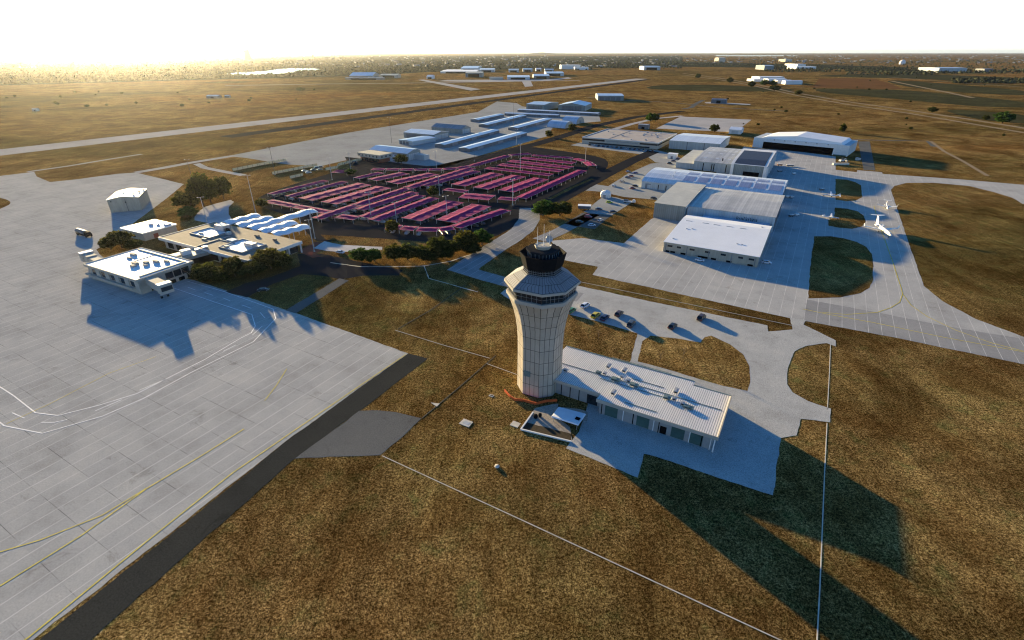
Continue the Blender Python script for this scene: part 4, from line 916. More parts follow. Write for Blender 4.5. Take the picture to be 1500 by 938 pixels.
# ================================================================== TERMINAL
fr = bframe((232, 348), (358.6, 383.6), (312, 324.7), 5.9, az=118.5)
c, w, d, rz = fr
t = thing('terminal_hall', 'broad tan flat-roofed terminal hall between the trees and the wavy canopy', 'terminal', c, rz)
MB().box(-w / 2 + 1.5, -d / 2 + 1.5, 0, w / 2 - 3, d / 2 - 1.5, 4.6).build('wall', M['wall_cream'], t)
MB().box(-w / 2, -d / 2, 4.6, w / 2, d / 2, 5.9).build('roof', M['roof_flat'], t)
m = MB(); m.box(-w / 2 - .15, -d / 2 - .15, 4.55, w / 2 + .15, -d / 2 - .003, 6.1); m.box(w / 2 + .003, -d / 2, 4.55, w / 2 + .15, d / 2, 6.1); m.box(-w / 2 - .15, -d / 2, 4.55, -w / 2 - .003, d / 2, 6.1); m.build('fascia', M['trim_white'], t)
for x_, y_, sx, sy in ((-w * .26, d * .05, 16, 11), (w * .22, -d * .12, 17, 13)):
    m = MB(); m.box(x_ - sx / 2, y_ - sy / 2, 5.904, x_ + sx / 2, y_ + sy / 2, 5.95); m.build('roof_court', M['roof_white'], t)
    m = MB()
    for q in ((-sx / 2 - .3, -sy / 2 - .3, sx / 2 + .3, -sy / 2), (-sx / 2 - .3, sy / 2, sx / 2 + .3, sy / 2 + .3), (-sx / 2 - .3, -sy / 2, -sx / 2, sy / 2), (sx / 2, -sy / 2, sx / 2 + .3, sy / 2)):
        m.box(x_ + q[0], y_ + q[1], 5.9, x_ + q[2], y_ + q[3], 6.45)
    m.build('court_upstand', M['panel_grey'], t)
for x_, y_, sx, sy, sz, mt in ((-w * .29, d * .2, 7, 4, 3, 'metal'), (w * .24, -d * .12, 6, 3, 2, 'metal'), (-w * .12, d * .12, 2.4, 2, 1.4, 'metal'), (0.02 * w, -.08 * d, 4.5, 3, .8, 'trim_white'), (w * .13, -d * .3, 2, 1.6, .9, 'wall_tan'), (-w * .18, -d * .22, 3, 1, .5, 'wall_tan'), (-w * .2, d * .22, 3, 1.6, 1.6, 'black_metal'), (w * .1, d * .3, 2.6, 1.2, .7, 'roof_flat'), (w * .3, d * .3, 2, 1, .8, 'roof_flat'), (-w * .33, -d * .05, 3, .8, .5, 'wall_tan')):
    o = MB().box(x_, y_, 5.96, x_ + sx, y_ + sy, 5.96 + sz).build('roof_unit', M[mt], t)
m = MB(); m.box(-w * .06, -d / 2 + 1, 5.9, -w * .055, d * .1, 6.25); m.box(-w * .05, -.1 * d, 5.9, w * .12, -.085 * d, 6.2); m.box(w * .12, -d * .35, 5.9, w * .126, -.1 * d, 6.2); m.build('roof_upstand', M['panel_grey'], t)
for k in range(9): fbox(t, 'window', -w / 2 + 4 + k * 7.2, -w / 2 + 8.6 + k * 7.2, 0.6, 3.6, -d / 2 + 1.5, M['glass'])
for k in range(5):
    MB().box(w / 2 - .9, -d / 2 + 1 + k * 7.2, 0, w / 2 - .3, -d / 2 + 1.6 + k * 7.2, 4.6).build('column', M['trim_white'], t)
for k in range(4): sbox(t, 'glazing', -d / 2 + 3 + k * 7, -d / 2 + 9 + k * 7, 0.3, 4, w / 2 - 3, M['glass'])
# wavy canopy: five scalloped vault strips over the kerb side
A_ = [((329, 326.5), (379, 316.5)), ((347, 330.5), (398, 320)), ((364, 334.5), (459, 309.5)), ((381, 339), (431.5, 327)), ((399, 343), (450.5, 332.5))]
p0 = P(*A_[0][0], 6.0)
t = thing('wavy_canopy', 'white scalloped canopy of five vaulted strips along the terminal kerb', 'canopy', (p0.x, p0.y, 0))
for i, (s, e) in enumerate(A_):
    a, b = P(*s, 5.6), P(*e, 5.6); a.z = b.z = 0
    dr = (b - a).normalized(); n = Vector((dr.y, -dr.x, 0)); L = (b - a).length; nb = max(3, round(L / 10)); W_ = 9.3
    m = MB(); rows = []
    K = nb * 8
    for k in range(K + 1):
        f = k / K; ph = (f * nb) % 1.0
        z = 5.2 + 0.35 * math.sin(math.pi * ph) ** 2 + 0.9 * f
        row = []
        for j in range(9):
            q = j / 8 - .5; arch = math.cos(math.pi * q)
            pt = a + dr * L * f + n * q * W_ - Vector((p0.x, p0.y, 0))
            row.append((pt.x, pt.y, z + arch * (0.85 + 0.25 * math.sin(math.pi * ph) ** 2) * (1 if q < 0 else 1)))
        rows.append(row)
    vs = [q for r_ in rows for q in r_]; nn_ = 9
    fs = [(k * nn_ + j, k * nn_ + j + 1, (k + 1) * nn_ + j + 1, (k + 1) * nn_ + j) for k in range(K) for j in range(8)]
    m.add(vs, fs)
    o = m.build('vault_strip', M['roof_white'], t, smooth=True)
    md = o.modifiers.new('thickness', 'SOLIDIFY'); md.thickness = 0.18
    for sg in (-.5, .5):
        e_ = MB()
        for k in range(K):
            q0 = Vector(rows[k][0 if sg < 0 else 8]); q1 = Vector(rows[k + 1][0 if sg < 0 else 8]); e_.tube(q0 - Vector((0, 0, .25)), q1 - Vector((0, 0, .25)), 0.16, n=4)
        e_.build('edge_beam', M['trim_white'], t)
    for f in (0.5, 0.98) if i != 2 else (0.4, 0.7, 0.99):
        for sg in (-.42, .42):
            pt = a + dr * L * f + n * sg * W_ - Vector((p0.x, p0.y, 0)); MB().tube((pt.x, pt.y, 0), (pt.x, pt.y, 5.5 + f), 0.22, n=8).build('column', M['trim_white'], t)
# gate concourse
fr = bframe((122, 387), (201, 410), (205, 362), 7.0, az=117.5)
c, w, d, rz = fr
t = thing('gate_concourse', 'cream gate concourse with bright flat roof standing out on the apron', 'concourse', c, rz)
MB().box(-w / 2 + .8, -d / 2 + .8, 0, w / 2 - .8, d / 2 - .8, 6.1).build('wall', M['wall_cream'], t)
m = MB(); m.box(-w / 2, -d / 2, 6.1, w / 2, d / 2, 6.8); m.build('roof', M['roof_white'], t)
m = MB(); m.box(-w / 2 - .12, -d / 2 - .12, 6.0, w / 2 + .12, -d / 2 + .25, 7.05); m.box(w / 2 - .25, -d / 2 + .25, 6.0, w / 2 + .12, d / 2 + .12, 7.047); m.box(-w / 2 - .12, -d / 2 + .25, 6.0, -w / 2 + .25, d / 2 + .12, 7.047); m.box(-w / 2 + .25, d / 2 - .25, 6.0, w / 2 - .25, d / 2 + .12, 7.05); m.build('parapet', M['wall_cream'], t)
m = MB(); m.box(-w / 2 - .5, -d / 2 - .6, 2.1, w / 2 - 4, -d / 2 + .8, 2.7); m.build('balcony_ledge', M['wall_cream'], t)
for k in range(5): 
    o = fbox(t, 'window', -w / 2 + 4 + k * 7.3, -w / 2 + 6.8 + k * 7.3, 2.9, 5.7, -d / 2 + .8, M['glass'], .12)
    fbox(t, 'pier', -w / 2 + 7.6 + k * 7.3, -w / 2 + 10.6 + k * 7.3, 2.7, 6.0, -d / 2 + .8, M['wall_cream'], .5)
for k in range(3): sbox(t, 'window', -d / 2 + 12 + k * 3.6, -d / 2 + 15.2 + k * 3.6, 2.6, 5.4, w / 2 - .8, M['glass'], .1)
for k in range(5): sbox(t, 'low_opening', -d / 2 + 5 + k * 4, -d / 2 + 7.6 + k * 4, 0.1, 1.7, w / 2 - .8, M['dark'], .08)
sbox(t, 'door', -d / 2 + 8.5, -d / 2 + 10.5, .1, 5, w / 2 - .8, M['panel_grey'], .12)
m = MB(); m.box(-w / 2 + 1.5, d / 2 - 2.6, 6.804, w / 2 - 1.5, d / 2 - 2.0, 7.2); m.box(w / 2 - 3, -d / 2 + 3, 6.804, w / 2 - 2.2, d / 2 - 3, 7.25); m.box(-w * .1, 0, 6.804, -w * .1 + .25, d / 2 - 3, 6.95); m.build('roof_upstand', M['wall_tan'], t)
for x_, y_, sx, sy, sz in ((-1, -2.5, 3.2, 1.6, 1.0), (2.4, 0.5, 2.4, 1.6, .9), (4.5, 3.5, 3.4, 1.2, .9), (-w * .36, 4, 3.6, 1.4, .8), (1.2, -4.4, 2.6, 1.4, .8), (5, -1, 2.2, 1, .6), (-w * .28, 1, 2.6, .9, .5), (8.5, 6, 3, 1, .8)):
    MB().box(x_, y_, 6.81, x_ + sx, y_ + sy, 6.81 + sz).build('roof_unit', M['wall_cream'], t)
def jet_bridge(label, a, b, hroof, wd, head):
    A, B = P(*a, hroof), P(*b, hroof); dv = B - A; dv.z = 0; L = dv.length; rz = math.atan2(dv.y, dv.x)
    t = thing('jet_bridge', label, 'jet bridge', (A.x, A.y, 0), rz)
    MB().box(0, -wd / 2, hroof - 3.0, L * .55, wd / 2, hroof - .1).build('inner_tunnel', M['wall_cream'], t)
    MB().box(L * .5, -wd / 2 - .3, hroof - 3.2, L - head, wd / 2 + .3, hroof + .25).build('outer_tunnel', M['wall_cream'], t)
    MB().box(L - head, -wd / 2 - .8, hroof - 3.4, L, wd / 2 + .8, hroof + .5).build('cab', M['wall_cream'], t)
    MB().box(L, -wd / 2 - .5, hroof - 2.2, L + .08, wd / 2 + .5, hroof - .4).build('cab_window', M['glass'], t)
    MB().box(L - head + .4, -wd / 2 - .9, hroof + .5, L - .3, wd / 2 + .9, hroof + .75).build('cab_roof', M['roof_white'], t)
    m = MB(); m.tube((L * .78, -1.2, 0.6), (L * .78, -1.2, hroof - 3.1), .25, n=8); m.tube((L * .78, 1.2, .6), (L * .78, 1.2, hroof - 3.1), .25, n=8); m.build('lift_column', M['metal'], t)
    for s in (-1.2, 1.2):
        MB().tube((L * .78, s - .3, .55), (L * .78, s + .3, .55), .55, n=12).build('wheel', M['tyre'], t)
    return t
jet_bridge('cream jet bridge hanging over the apron from the near corner of the concourse', (207, 401), (243, 418.5), 6.6, 3.2, 3.4)
jet_bridge('cream jet bridge reaching out from the far left corner of the concourse', (146, 382), (124, 370), 6.0, 3.4, 3.6)
# link building
fr = bframe((252, 374), (262, 381), (294, 366), 5.2, az=118)
a, b = P(218, 367.5, 5.0), P(290, 366, 5.0)
A, B = P(262, 376.5, 5.0), P(298, 367, 5.0)
t = thing('link_building', 'low cream link with a white box unit joining the concourse to the terminal hall', 'link building', ((A.x + B.x) / 2, (A.y + B.y) / 2, 0), math.atan2(B.y - A.y, B.x - A.x))
L = (Vector((B.x, B.y)) - Vector((A.x, A.y))).length + 8
MB().box(-L / 2, -4, 0, L / 2, 6, 4.6).build('wall', M['wall_cream'], t); MB().box(-L / 2 - .3, -4.4, 4.6, L / 2 + .3, 6.4, 5.2).build('roof', M['wall_tan'], t)
for x_, sx, sy, sz, mt in ((-4, 4, 3, 2.2, 'trim_white'), (2, 2, 1.6, 1.4, 'metal'), (5.5, 2.2, 2, 1.6, 'metal'), (-8, 3, 2, .8, 'wall_tan')):
    MB().box(x_, -1, 5.21, x_ + sx, -1 + sy, 5.21 + sz).build('roof_unit', M[mt], t)
fbox(t, 'opening', -L / 2 + 1, L / 2 - 1, .2, 3.6, -4, M['dark'])
# small flat building behind the concourse
A, B = P(171, 334.5, 4.6), P(204, 342.5, 4.6); dv = B - A; rz = math.atan2(dv.y, dv.x)
t = thing('equipment_building', 'small flat white-roofed building beside the bushes behind the concourse', 'building', ((A.x + B.x) / 2 + 5.5, (A.y + B.y) / 2 + 9, 0), rz)
w = dv.length; d = 19
MB().box(-w / 2 + .5, -d / 2 + .5, 0, w / 2 - .5, d / 2 - .5, 4.0).build('wall', M['wall_cream'], t); MB().box(-w / 2, -d / 2, 4.0, w / 2, d / 2, 4.6).build('roof', M['roof_white'], t)
for x_, y_, sx, sy, sz in ((-2, 1, 2, 1.6, .9), (2, 3, 1.4, 1.2, .7), (w / 2 - 5, d / 2 - 4.5, 3.4, 2.4, .8)): MB().box(x_, y_, 4.61, x_ + sx, y_ + sy, 4.61 + sz).build('roof_unit', M['metal'], t)
sbox(t, 'door', -4, -1.5, .1, 2.6, w / 2 - .5, M['orange'] if False else M['brick']); fbox(t, 'window', -3, 2, 1, 2.6, -d / 2 + .5, M['glass'])
# apron hangar on the left
pa, pb, pc = P(163, 312), P(209, 308), P(230, 296.8)
u = (pb - pa).normalized(); v = Vector((-u.y, u.x, 0)); w = (pb - pa).length; d = max(24, (pc - pb).dot(v)); c = pa + u * w / 2 + v * d / 2
t, w, d, rf, pr = hall('apron_hangar', 'cream hangar with a gently humped bright roof alone on the left apron', 'hangar', (c, w, d, math.atan2(u.y, u.x)), [(0, 8.0), (0.2, 8.7), (0.45, 9.4), (0.6, 9.3), (0.8, 8.7), (1, 8.3)], 'y', M['wall_tan'], M['roof_white'])
fbox(t, 'door_joint', -.12 + 1, .12 + 1, 0, 7.6, -d / 2, M['darkpole'], .1); fbox(t, 'wicket_lamp', .6, 1.3, 5.5, 6.2, -d / 2 - .08, M['dark'], .15)
fbox(t, 'sliding_door', -w / 2 + 2, .85, .1, 7.4, -d / 2, M['wall_tan'], .12); fbox(t, 'sliding_door', 1.15, w / 2 - 2, .1, 7.4, -d / 2, M['wall_tan'], .12)
fbox(t, 'wall_lamp', -w / 2 + 1.6, -w / 2 + 2.2, 6.6, 7.2, -d / 2, M['dark'], .2)
for f, g in ((-.1, -.1), (.25, -.25), (.35, .05), (.42, .3)):
    x_ = f * w; zz = float(np.interp(x_, [q[0] for q in pr], [q[1] for q in pr])); MB().box(x_, g * d, zz + .25, x_ + 1.1, g * d + .8, zz + .85).build('roof_vent', M['wall_tan'], t)
sbox(t, 'base_strip', -d / 2, d / 2, 0, .8, w / 2, M['panel_grey'], .1)

# ================================================================== GENERAL AVIATION HANGARS
def box_hall(name, label, FL, FR, BK, h, rise, wm, rm, axis='x', hb=None, cat='hangar', group=None, auto=False, depth=None, az=None, prof=None):
    fr = bframe(FL, FR, BK, h, hb, auto=auto, depth=depth, az=az)
    fr = (fr[0], max(fr[1], 6), max(fr[2], 6), fr[3])
    return hall(name, label, cat, fr, prof or [(0, h), (0.5, h + rise), (1, h)], axis, wm, rm, group)
# T-hangar rows
def row_hangar(label, a, b, wd, h=3.2, cat='hangar row'):
    A, B = P(*a, h), P(*b, h); dv = B - A; L = dv.length; u = dv.normalized(); v = Vector((-u.y, u.x, 0))
    c = A + u * L / 2 + v * wd / 2; c.z = 0
    t, w, d, rf, pr = hall('row_hangar', label, cat, (c, L, wd, math.atan2(u.y, u.x)), [(0, h), (0.5, h + .8), (1, h)], 'x', M['wall_dark'], M['roof_metal'], 'rows of small-plane hangars')
    nb = max(4, int(L / 14))
    for k in range(nb): fbox(t, 'door', -L / 2 + (k + .1) * L / nb, -L / 2 + (k + .9) * L / nb, .1, h - .35, -d / 2, M['door_grey'] if k % 3 == 1 else M['wall_dark'])
    return t
row_hangar('long row hangar nearest the red-roofed car park', (687.5, 218.3), (772, 194.8), 13)
row_hangar('long row hangar, second back from the red-roofed car park', (651, 212.5), (731.5, 191), 12)
row_hangar('row hangar beside the round-roofed sheds', (757.5, 187.8), (808.5, 174.2), 13)
row_hangar('row hangar behind and left of the round-roofed sheds', (713.5, 183.2), (771, 169.2), 13)
row_hangar('shortest row hangar, on the open apron side', (700.5, 175.8), (738.5, 167.8), 13)
row_hangar('row hangar lying crosswise behind the slanted rows', (739, 166.2), (817.5, 169.2), 13)
row_hangar('longest crosswise row hangar, in front of the two far hangars', (758, 160.8), (876, 166.6), 14)
# big hangars
t, w, d, rf, pr = box_hall('blue_roof_hangar', 'blue-roofed hangar beside the tan two-storey office near the red canopies', (541, 219.2), (594, 226), (561, 211.3), 6.5, 2.0, M['wall_green'], M['roof_blue'], hb=9.0, prof=[(0, 6.4), (.5, 9), (.78, 8.6), (1, 7)])
for k in range(5): sbox(t, 'sliding_door', -d / 2 + 2 + k * (d - 4) / 5, -d / 2 + 1.4 + (k + 1) * (d - 4) / 5, .1, 5.6, w / 2, M['wall_grey'])
MB().section([(-d / 2 - 9, 3.0), (-d / 2 - .02, 4.4)], 'x', -w / 2 + 18, w / 2 - 3).build('lean_to', M['roof_blue'], t)
MB().box(w / 2 + .05, 0, 0, w / 2 + 12, d / 2 - 2, 4.5).build('side_annex', M['wall_grey'], t)
fr = bframe((521, 223.8), (553.5, 228.5), (543, 219.3), 7.0, auto=True); c, w, d, rz = fr; d = 16
t = thing('tan_office', 'tan two-storey office with small square windows beside the blue-roofed hangar', 'office', c, rz)
MB().box(-w / 2, -d / 2, 3.6, w / 2, d / 2, 6.8).build('upper_floor', M['wall_cream'], t); MB().box(-w / 2 + 2, -d / 2 + 1.5, 0, w / 2 - 1, d / 2 - 1, 3.6).build('ground_floor', M['brick'], t)
MB().box(-w / 2 - .3, -d / 2 - .3, 6.8, w / 2 + .3, d / 2 + .3, 7.15).build('roof', M['wall_tan'], t)
for k in range(6): fbox(t, 'window', -w / 2 + 1.5 + k * w / 6.3, -w / 2 + 3.2 + k * w / 6.3, 4.6, 6.0, -d / 2, M['glass'])
for k in range(3): sbox(t, 'window', -d / 2 + 2 + k * 5, -d / 2 + 3.6 + k * 5, 4.6, 6, w / 2, M['glass'])
fbox(t, 'shopfront', -w / 2 + 4, w / 2 - 3, .3, 3.0, -d / 2 + 1.5, M['glass'])
t, w, d, rf, pr = box_hall('pale_roof_hangar', 'pale shiny-roofed hangar in front of the dark-roofed one on the small-plane apron', (591, 194), (638, 197.3), (618, 187.2), 6.0, 2.2, M['wall_green'], M['roof_metal'], hb=8.2)
for k in range(4): sbox(t, 'sliding_door', -d / 2 + 2 + k * (d - 4) / 4, -d / 2 + 1.4 + (k + 1) * (d - 4) / 4, .1, 5.2, w / 2, M['wall_grey'])
fbox(t, 'door', -w / 2 + 4, w / 2 - 4, .1, 4.8, -d / 2, M['wall_dark'])
t, w, d, rf, pr = box_hall('low_blue_shed', 'low blue-roofed shed tucked in front of the pale shiny-roofed hangar', (584, 205), (604, 207.6), (621, 197.4), 4.2, .8, M['wall_grey'], M['roof_blue'], axis='y', auto=True, depth=36)
for k in range(3): fbox(t, 'door', -w / 2 + 1.5 + k * 5, -w / 2 + 5.5 + k * 5, .1, 3.4, -d / 2, M['wall_dark'])
t, w, d, rf, pr = box_hall('dark_roof_shed', 'dark grey gable-roofed hangar at the back of the small-plane apron', (632, 186.2), (677, 189.6), (641, 179.3), 5.6, 3.4, M['wall_green'], M['roof_slate'], hb=9.0)
for k in range(4): sbox(t, 'sliding_door', -d / 2 + 2 + k * (d - 4) / 4, -d / 2 + 1.4 + (k + 1) * (d - 4) / 4, .1, 5.0, w / 2, M['wall_grey'])
def quonset(label, a, b, r, L):
    A, B = P(*a), P(*b); u = (B - A).normalized(); c = (A + B) / 2
    n = 12; pr = [(.5 - .5 * math.cos(math.pi * i / n), 0.25 + 1.0 * r * math.sin(math.pi * i / n)) for i in range(n + 1)]
    t, w, d, rf, p_ = hall('round_roof_shed', label, 'shed', (Vector((c.x, c.y, 0)), (B - A).length, L, math.atan2(u.y, u.x)), pr, 'x', M['wall_cream'], M['roof_blue'], over=.05)
    sbox(t, 'door', -3, 3, .1, 4, w / 2, M['door_grey'])
quonset('nearer round-roofed shed beside the bush on the airport road', (808, 185), (834, 187.2), 7.5, 24)
quonset('farther round-roofed shed behind its twin beside the airport road', (829, 179.5), (850, 181), 8.5, 26)
t, w, d, rf, pr = box_hall('far_green_hangar', 'grey-green hangar with a pale roof, left one of the pair behind the crosswise rows', (771, 152.6), (800, 153.4), (775, 148.2), 9, 2, M['wall_green'], M['roof_blue'])
fbox(t, 'door', -w / 2 + 4, w / 2 - 4, .1, 7, -d / 2, M['wall_dark'])
t, w, d, rf, pr = box_hall('far_gable_hangar', 'grey-green hangar with its gable end forward, right one of the pair behind the crosswise rows', (818, 154.2), (857, 155.4), (862, 150.5), 8.5, 4, M['wall_green'], M['roof_blue'], axis='y', auto=True, depth=60)
fbox(t, 'door', -w / 2 + 6, w / 2 - 6, .1, 7.5, -d / 2, M['wall_dark'])
t, w, d, rf, pr = box_hall('lone_green_hangar', 'lone long grey-green hangar on the grass beyond the two far hangars', (876, 140.6), (914, 140.8), (880, 137.6), 9, 2, M['wall_green'], M['roof_blue'], auto=True, depth=70)
for k in range(4): fbox(t, 'door', -w / 2 + 4 + k * (w - 8) / 4, -w / 2 + 2 + (k + 1) * (w - 8) / 4, .1, 7, -d / 2, M['wall_dark'])
# far airfield buildings beyond the runway
def far_hall(label, x0, x1, y, dep, h, rise, wm, rm, name='far_hangar', cat='hangar', door=True):
    A, B = P(x0, y), P(x1, y + .01); c = (A + B) / 2; c.y += dep / 2
    t, w, d, rf, pr = hall(name, label, cat, (c, (B - A).length, dep, 0), [(0, h), (.5, h + rise), (1, h)], 'x', M[wm], M[rm], 'far buildings across the runway')
    if door: fbox(t, 'door', -w * .35, w * .3, .1, h * .7, -d / 2, M['dark'])
    return t
far_hall('blue round-roofed far hangar, leftmost of those across the runway', 512, 546, 116.4, 120, 12, 10, 'wall_green', 'roof_blue')
far_hall('long low dark far shed in front of the blue round-roofed far hangar', 506, 562, 117.3, 25, 7, 1, 'wall_dark', 'roof_slate')
far_hall('cream far shed right of the blue round-roofed far hangar', 557, 583, 114.6, 60, 12, 2, 'wall_cream', 'roof_cream')
far_hall('small white far shed alone by the diagonal taxiway', 625, 634, 116, 60, 9, 4, 'trim_white', 'roof_white')
far_hall('very long white-roofed far warehouse across the runway', 645, 698, 107.6, 330, 8, 2, 'wall_pale', 'roof_white')
far_hall('blue-white far warehouse behind the very long white one', 675, 700, 105.0, 420, 16, 6, 'wall_grey', 'roof_blue')
far_hall('blue-white far warehouse, right end of the white group', 702, 724, 106.0, 200, 12, 4, 'wall_grey', 'roof_metal')
far_hall('dark-fronted cream far hangar before the white warehouses', 682, 707, 113.4, 110, 17, 2, 'wall_green', 'roof_cream')
far_hall('thin cream far shed between two taxiway links', 717, 737, 117.0, 25, 8, 1, 'wall_cream', 'roof_cream', door=False)
far_hall('pale blue flat far hangar left of the short wide taxiway link', 743, 776, 116.8, 150, 9, 3, 'wall_pale', 'roof_metal')
far_hall('blue far hangar right of the short wide taxiway link', 782, 805, 115.6, 150, 10, 4, 'wall_dark', 'roof_blue')
far_hall('blue far hangar with a pale front at the right end of the far row', 800, 826, 111.6, 160, 12, 3, 'wall_pale', 'roof_blue')
far_hall('small white far house behind the far hangar row, second from the right', 785, 793, 104.6, 60, 12, 3, 'trim_white', 'roof_white')
far_hall('small grey far house behind the far hangar row, left one', 745, 760, 106.2, 90, 12, 3, 'wall_pale', 'roof_metal')
far_hall('small blue far house behind the far hangar row, middle one', 766, 780, 105.4, 90, 12, 3, 'wall_grey', 'roof_blue')
far_hall('small blue far house behind the far hangar row, right one', 798, 811, 105.2, 60, 10, 3, 'wall_grey', 'roof_blue')
far_hall('bright white far warehouse at the edge of the woods', 822, 850, 101.6, 120, 22, 1, 'trim_white', 'roof_white', door=False)
far_hall('lower bright white far warehouse with trees before it', 842, 862, 102.6, 60, 14, 1, 'trim_white', 'roof_white', door=False)
far_hall('blue far warehouse alone in the plain right of centre', 943, 967, 103.0, 120, 18, 3, 'wall_grey', 'roof_blue')
far_hall('grey-blue far warehouse near the horizon right of centre', 1119, 1133, 102.6, 120, 22, 2, 'wall_green', 'roof_blue', door=False)
far_hall('pale far warehouse behind the long white one on the right', 1168, 1180, 97.4, 200, 14, 1, 'trim_white', 'roof_white', door=False)
far_hall('long white far warehouse on the right plain', 1166, 1195, 101.4, 120, 14, 1, 'trim_white', 'roof_white', door=False)
far_hall('long pale blue far warehouse on the right-hand plain', 1374, 1415, 106.4, 150, 20, 2, 'wall_grey', 'roof_blue', door=False)
far_hall('dark long far shed right of the long pale blue warehouse', 1441, 1454, 105.6, 60, 14, 1, 'wall_dark', 'roof_slate', door=False)
far_hall('tan far building rising from the plain right of centre', 1052, 1062, 91.6, 120, 40, 4, 'wall_cream', 'roof_cream', door=False)
far_hall('cream far building farther out on the right-hand plain', 1150, 1160, 90.8, 160, 24, 2, 'wall_cream', 'roof_cream', door=False)
p = P(1321, 94.5); o = MB().lathe([(22, 0), (24, 12), (20, 26), (10, 34), (1, 36)], 14).build('far_dome', M['trim_white'], loc=(p.x, p.y, 0)); tag(o, 'white dome far out on the right-hand plain', 'dome')
# white works complex by the dirt track
for k, (x0, x1, y, dep, h) in enumerate(((1104, 1124, 120, 60, 7), (1112, 1148, 118.6, 70, 12), (1125, 1152, 121.6, 40, 11), (1138, 1160, 122.6, 30, 9), (1150, 1175, 124, 26, 10))):
    far_hall(['low white shed at the left end of the works by the dirt track', 'tall white hall at the back of the works by the dirt track', 'white hall in the middle of the works by the dirt track', 'white hall in front of the works by the dirt track', 'white shed at the right end of the works by the dirt track'][k], x0, x1, y, dep, h, 1.5, 'trim_white', 'roof_white', 'works_hall', 'works', door=False)
# skyline
def tower_block(label, x0, x1, yb, hm, dep=30):
    A, B = P(x0, yb), P(x1, yb + .001); w = (B - A).length; c = (A + B) / 2
    t = thing('tower_block', label, 'tower block', (c.x, c.y, 0), 0, 'skyline blocks')
    MB().box(-w / 2, -dep / 2, 0, w / 2, dep / 2, hm).build('wall', M['wall_tan'], t)
    m = MB()
    for k in range(int(hm / 8)): m.box(-w / 2 + 1, -dep / 2 - .3, 4 + k * 8, w / 2 - 1, -dep / 2 + .01, 7 + k * 8)
    m.build('window_row', M['glass'], t)
tower_block('tallest block on the hazy horizon above the lake', 360.5, 367.5, 89, 118)
tower_block('needle-thin tower on the hazy horizon right of the lake', 458.5, 460.0, 87, 55)
tower_block('broad block on the hazy horizon right of the needle-thin tower', 476, 482, 87, 30)
tower_block('low block on the hazy horizon left of the red canopies', 484, 489, 87, 24)
tower_block('short broad block beside the tallest one on the horizon', 436, 446, 92, 26)
# left field houses
t = small_shed('field_house', 'low blue-roofed house out in the big left field', 'house', (314, 144), 26, 16, 4.5, 2, M['wall_dark'], M['roof_blue'], 0); fbox(t, 'door', -3, 3, .1, 3, -8, M['dark'])
t = small_shed('field_house', 'smaller shed right of the blue-roofed house in the left field', 'house', (334, 143.4), 10, 8, 4, 1.5, M['wall_dark'], M['roof_blue'], 0); fbox(t, 'door', -1, 1, .1, 2.4, -4, M['dark'])
t = small_shed('field_hut', 'small grey hut alone near the left edge of the field', 'hut', (53, 163), 8, 6, 3.6, 1.2, M['wall_pale'], M['roof_weather'], 0); fbox(t, 'door', -1, 1, .1, 2.4, -3, M['dark'])

# ================================================================== RED SHADE CANOPIES
POSTS = MB().tube((0, 0, 0), (0, 0, 2.45), 0.11, n=6)
post_proto = None
canopy_spots = []
def canopy(label, a, b, wd, bay=8.5, curve=False, cat='canopy', rise=0.9):
    global post_proto
    A, B = P(*a, 2.7), P(*b, 2.7); A.z = B.z = 0; wd *= 1.38
    dv = B - A; L = dv.length; u = dv.normalized(); rz = math.atan2(u.y, u.x); c = (A + B) / 2
    t = thing('shade_canopy', label, cat, (c.x, c.y, 0), rz, 'red shade canopies over the car park')
    nb = max(1, round(L / bay)); sub = 6; K = nb * sub
    rows = []
    J = 14
    for k in range(K + 1):
        f = k / K; ph = (f * nb) % 1.0; sag = math.sin(math.pi * ph)
        end = min(1.0, min(k, K - k) / 2.0)
        row = []
        for j in range(J + 1):
            q = j / J * 2 - 1                              # -1 .. 1 across
            y = q * (wd / 2) * (1 - 0.05 * sag)
            z = 2.45 + 0.16 * (1 - abs(q)) * end + 0.06 * math.sin(k * 1.7 + j)
            z += (rise - .25) * max(0, 1 - abs(q) * 3.2) ** 1.2 * (0.55 + 0.45 * (1 - sag)) * end
            z -= 0.16 * sag * (abs(q) ** 2)
            row.append((-L / 2 + L * f, y, z))
        rows.append(row)
    n = J + 1
    m = MB().add([q for r_ in rows for q in r_], [(k * n + j, (k + 1) * n + j, (k + 1) * n + j + 1, k * n + j + 1) for k in range(K) for j in range(J)])
    o = m.build('shade_fabric', M['canopy'], t, smooth=False)
    md = o.modifiers.new('thickness', 'SOLIDIFY'); md.thickness = 0.05
    fr_ = MB()
    for sg in (-1, 1): fr_.tube((-L / 2, sg * wd * .46, 2.33), (L / 2, sg * wd * .46, 2.33), .08, n=4)
    for k in range(nb + 1): fr_.tube((-L / 2 + L * k / nb * .998 + .05, -wd * .46, 2.36), (-L / 2 + L * k / nb * .998 + .05, wd * .46, 2.36), .08, n=4)
    fr_.build('frame', M['trim_white'], t)
    for k in range(nb + 1):
        for sg in ((-1, 1) if (wd > 8 or k in (0, nb)) else ((-1,) if k % 2 else (1,))):
            if post_proto is None: post_proto = POSTS.build('post', M['trim_white']); pp = post_proto
            else: pp = post_proto.copy(); COL.objects.link(pp)
            pp.parent = t; pp.location = (-L / 2 + L * k / nb * .99 + .08, sg * wd * .44, 0)
    canopy_spots.append((c, u, L, wd, rz))
    return t
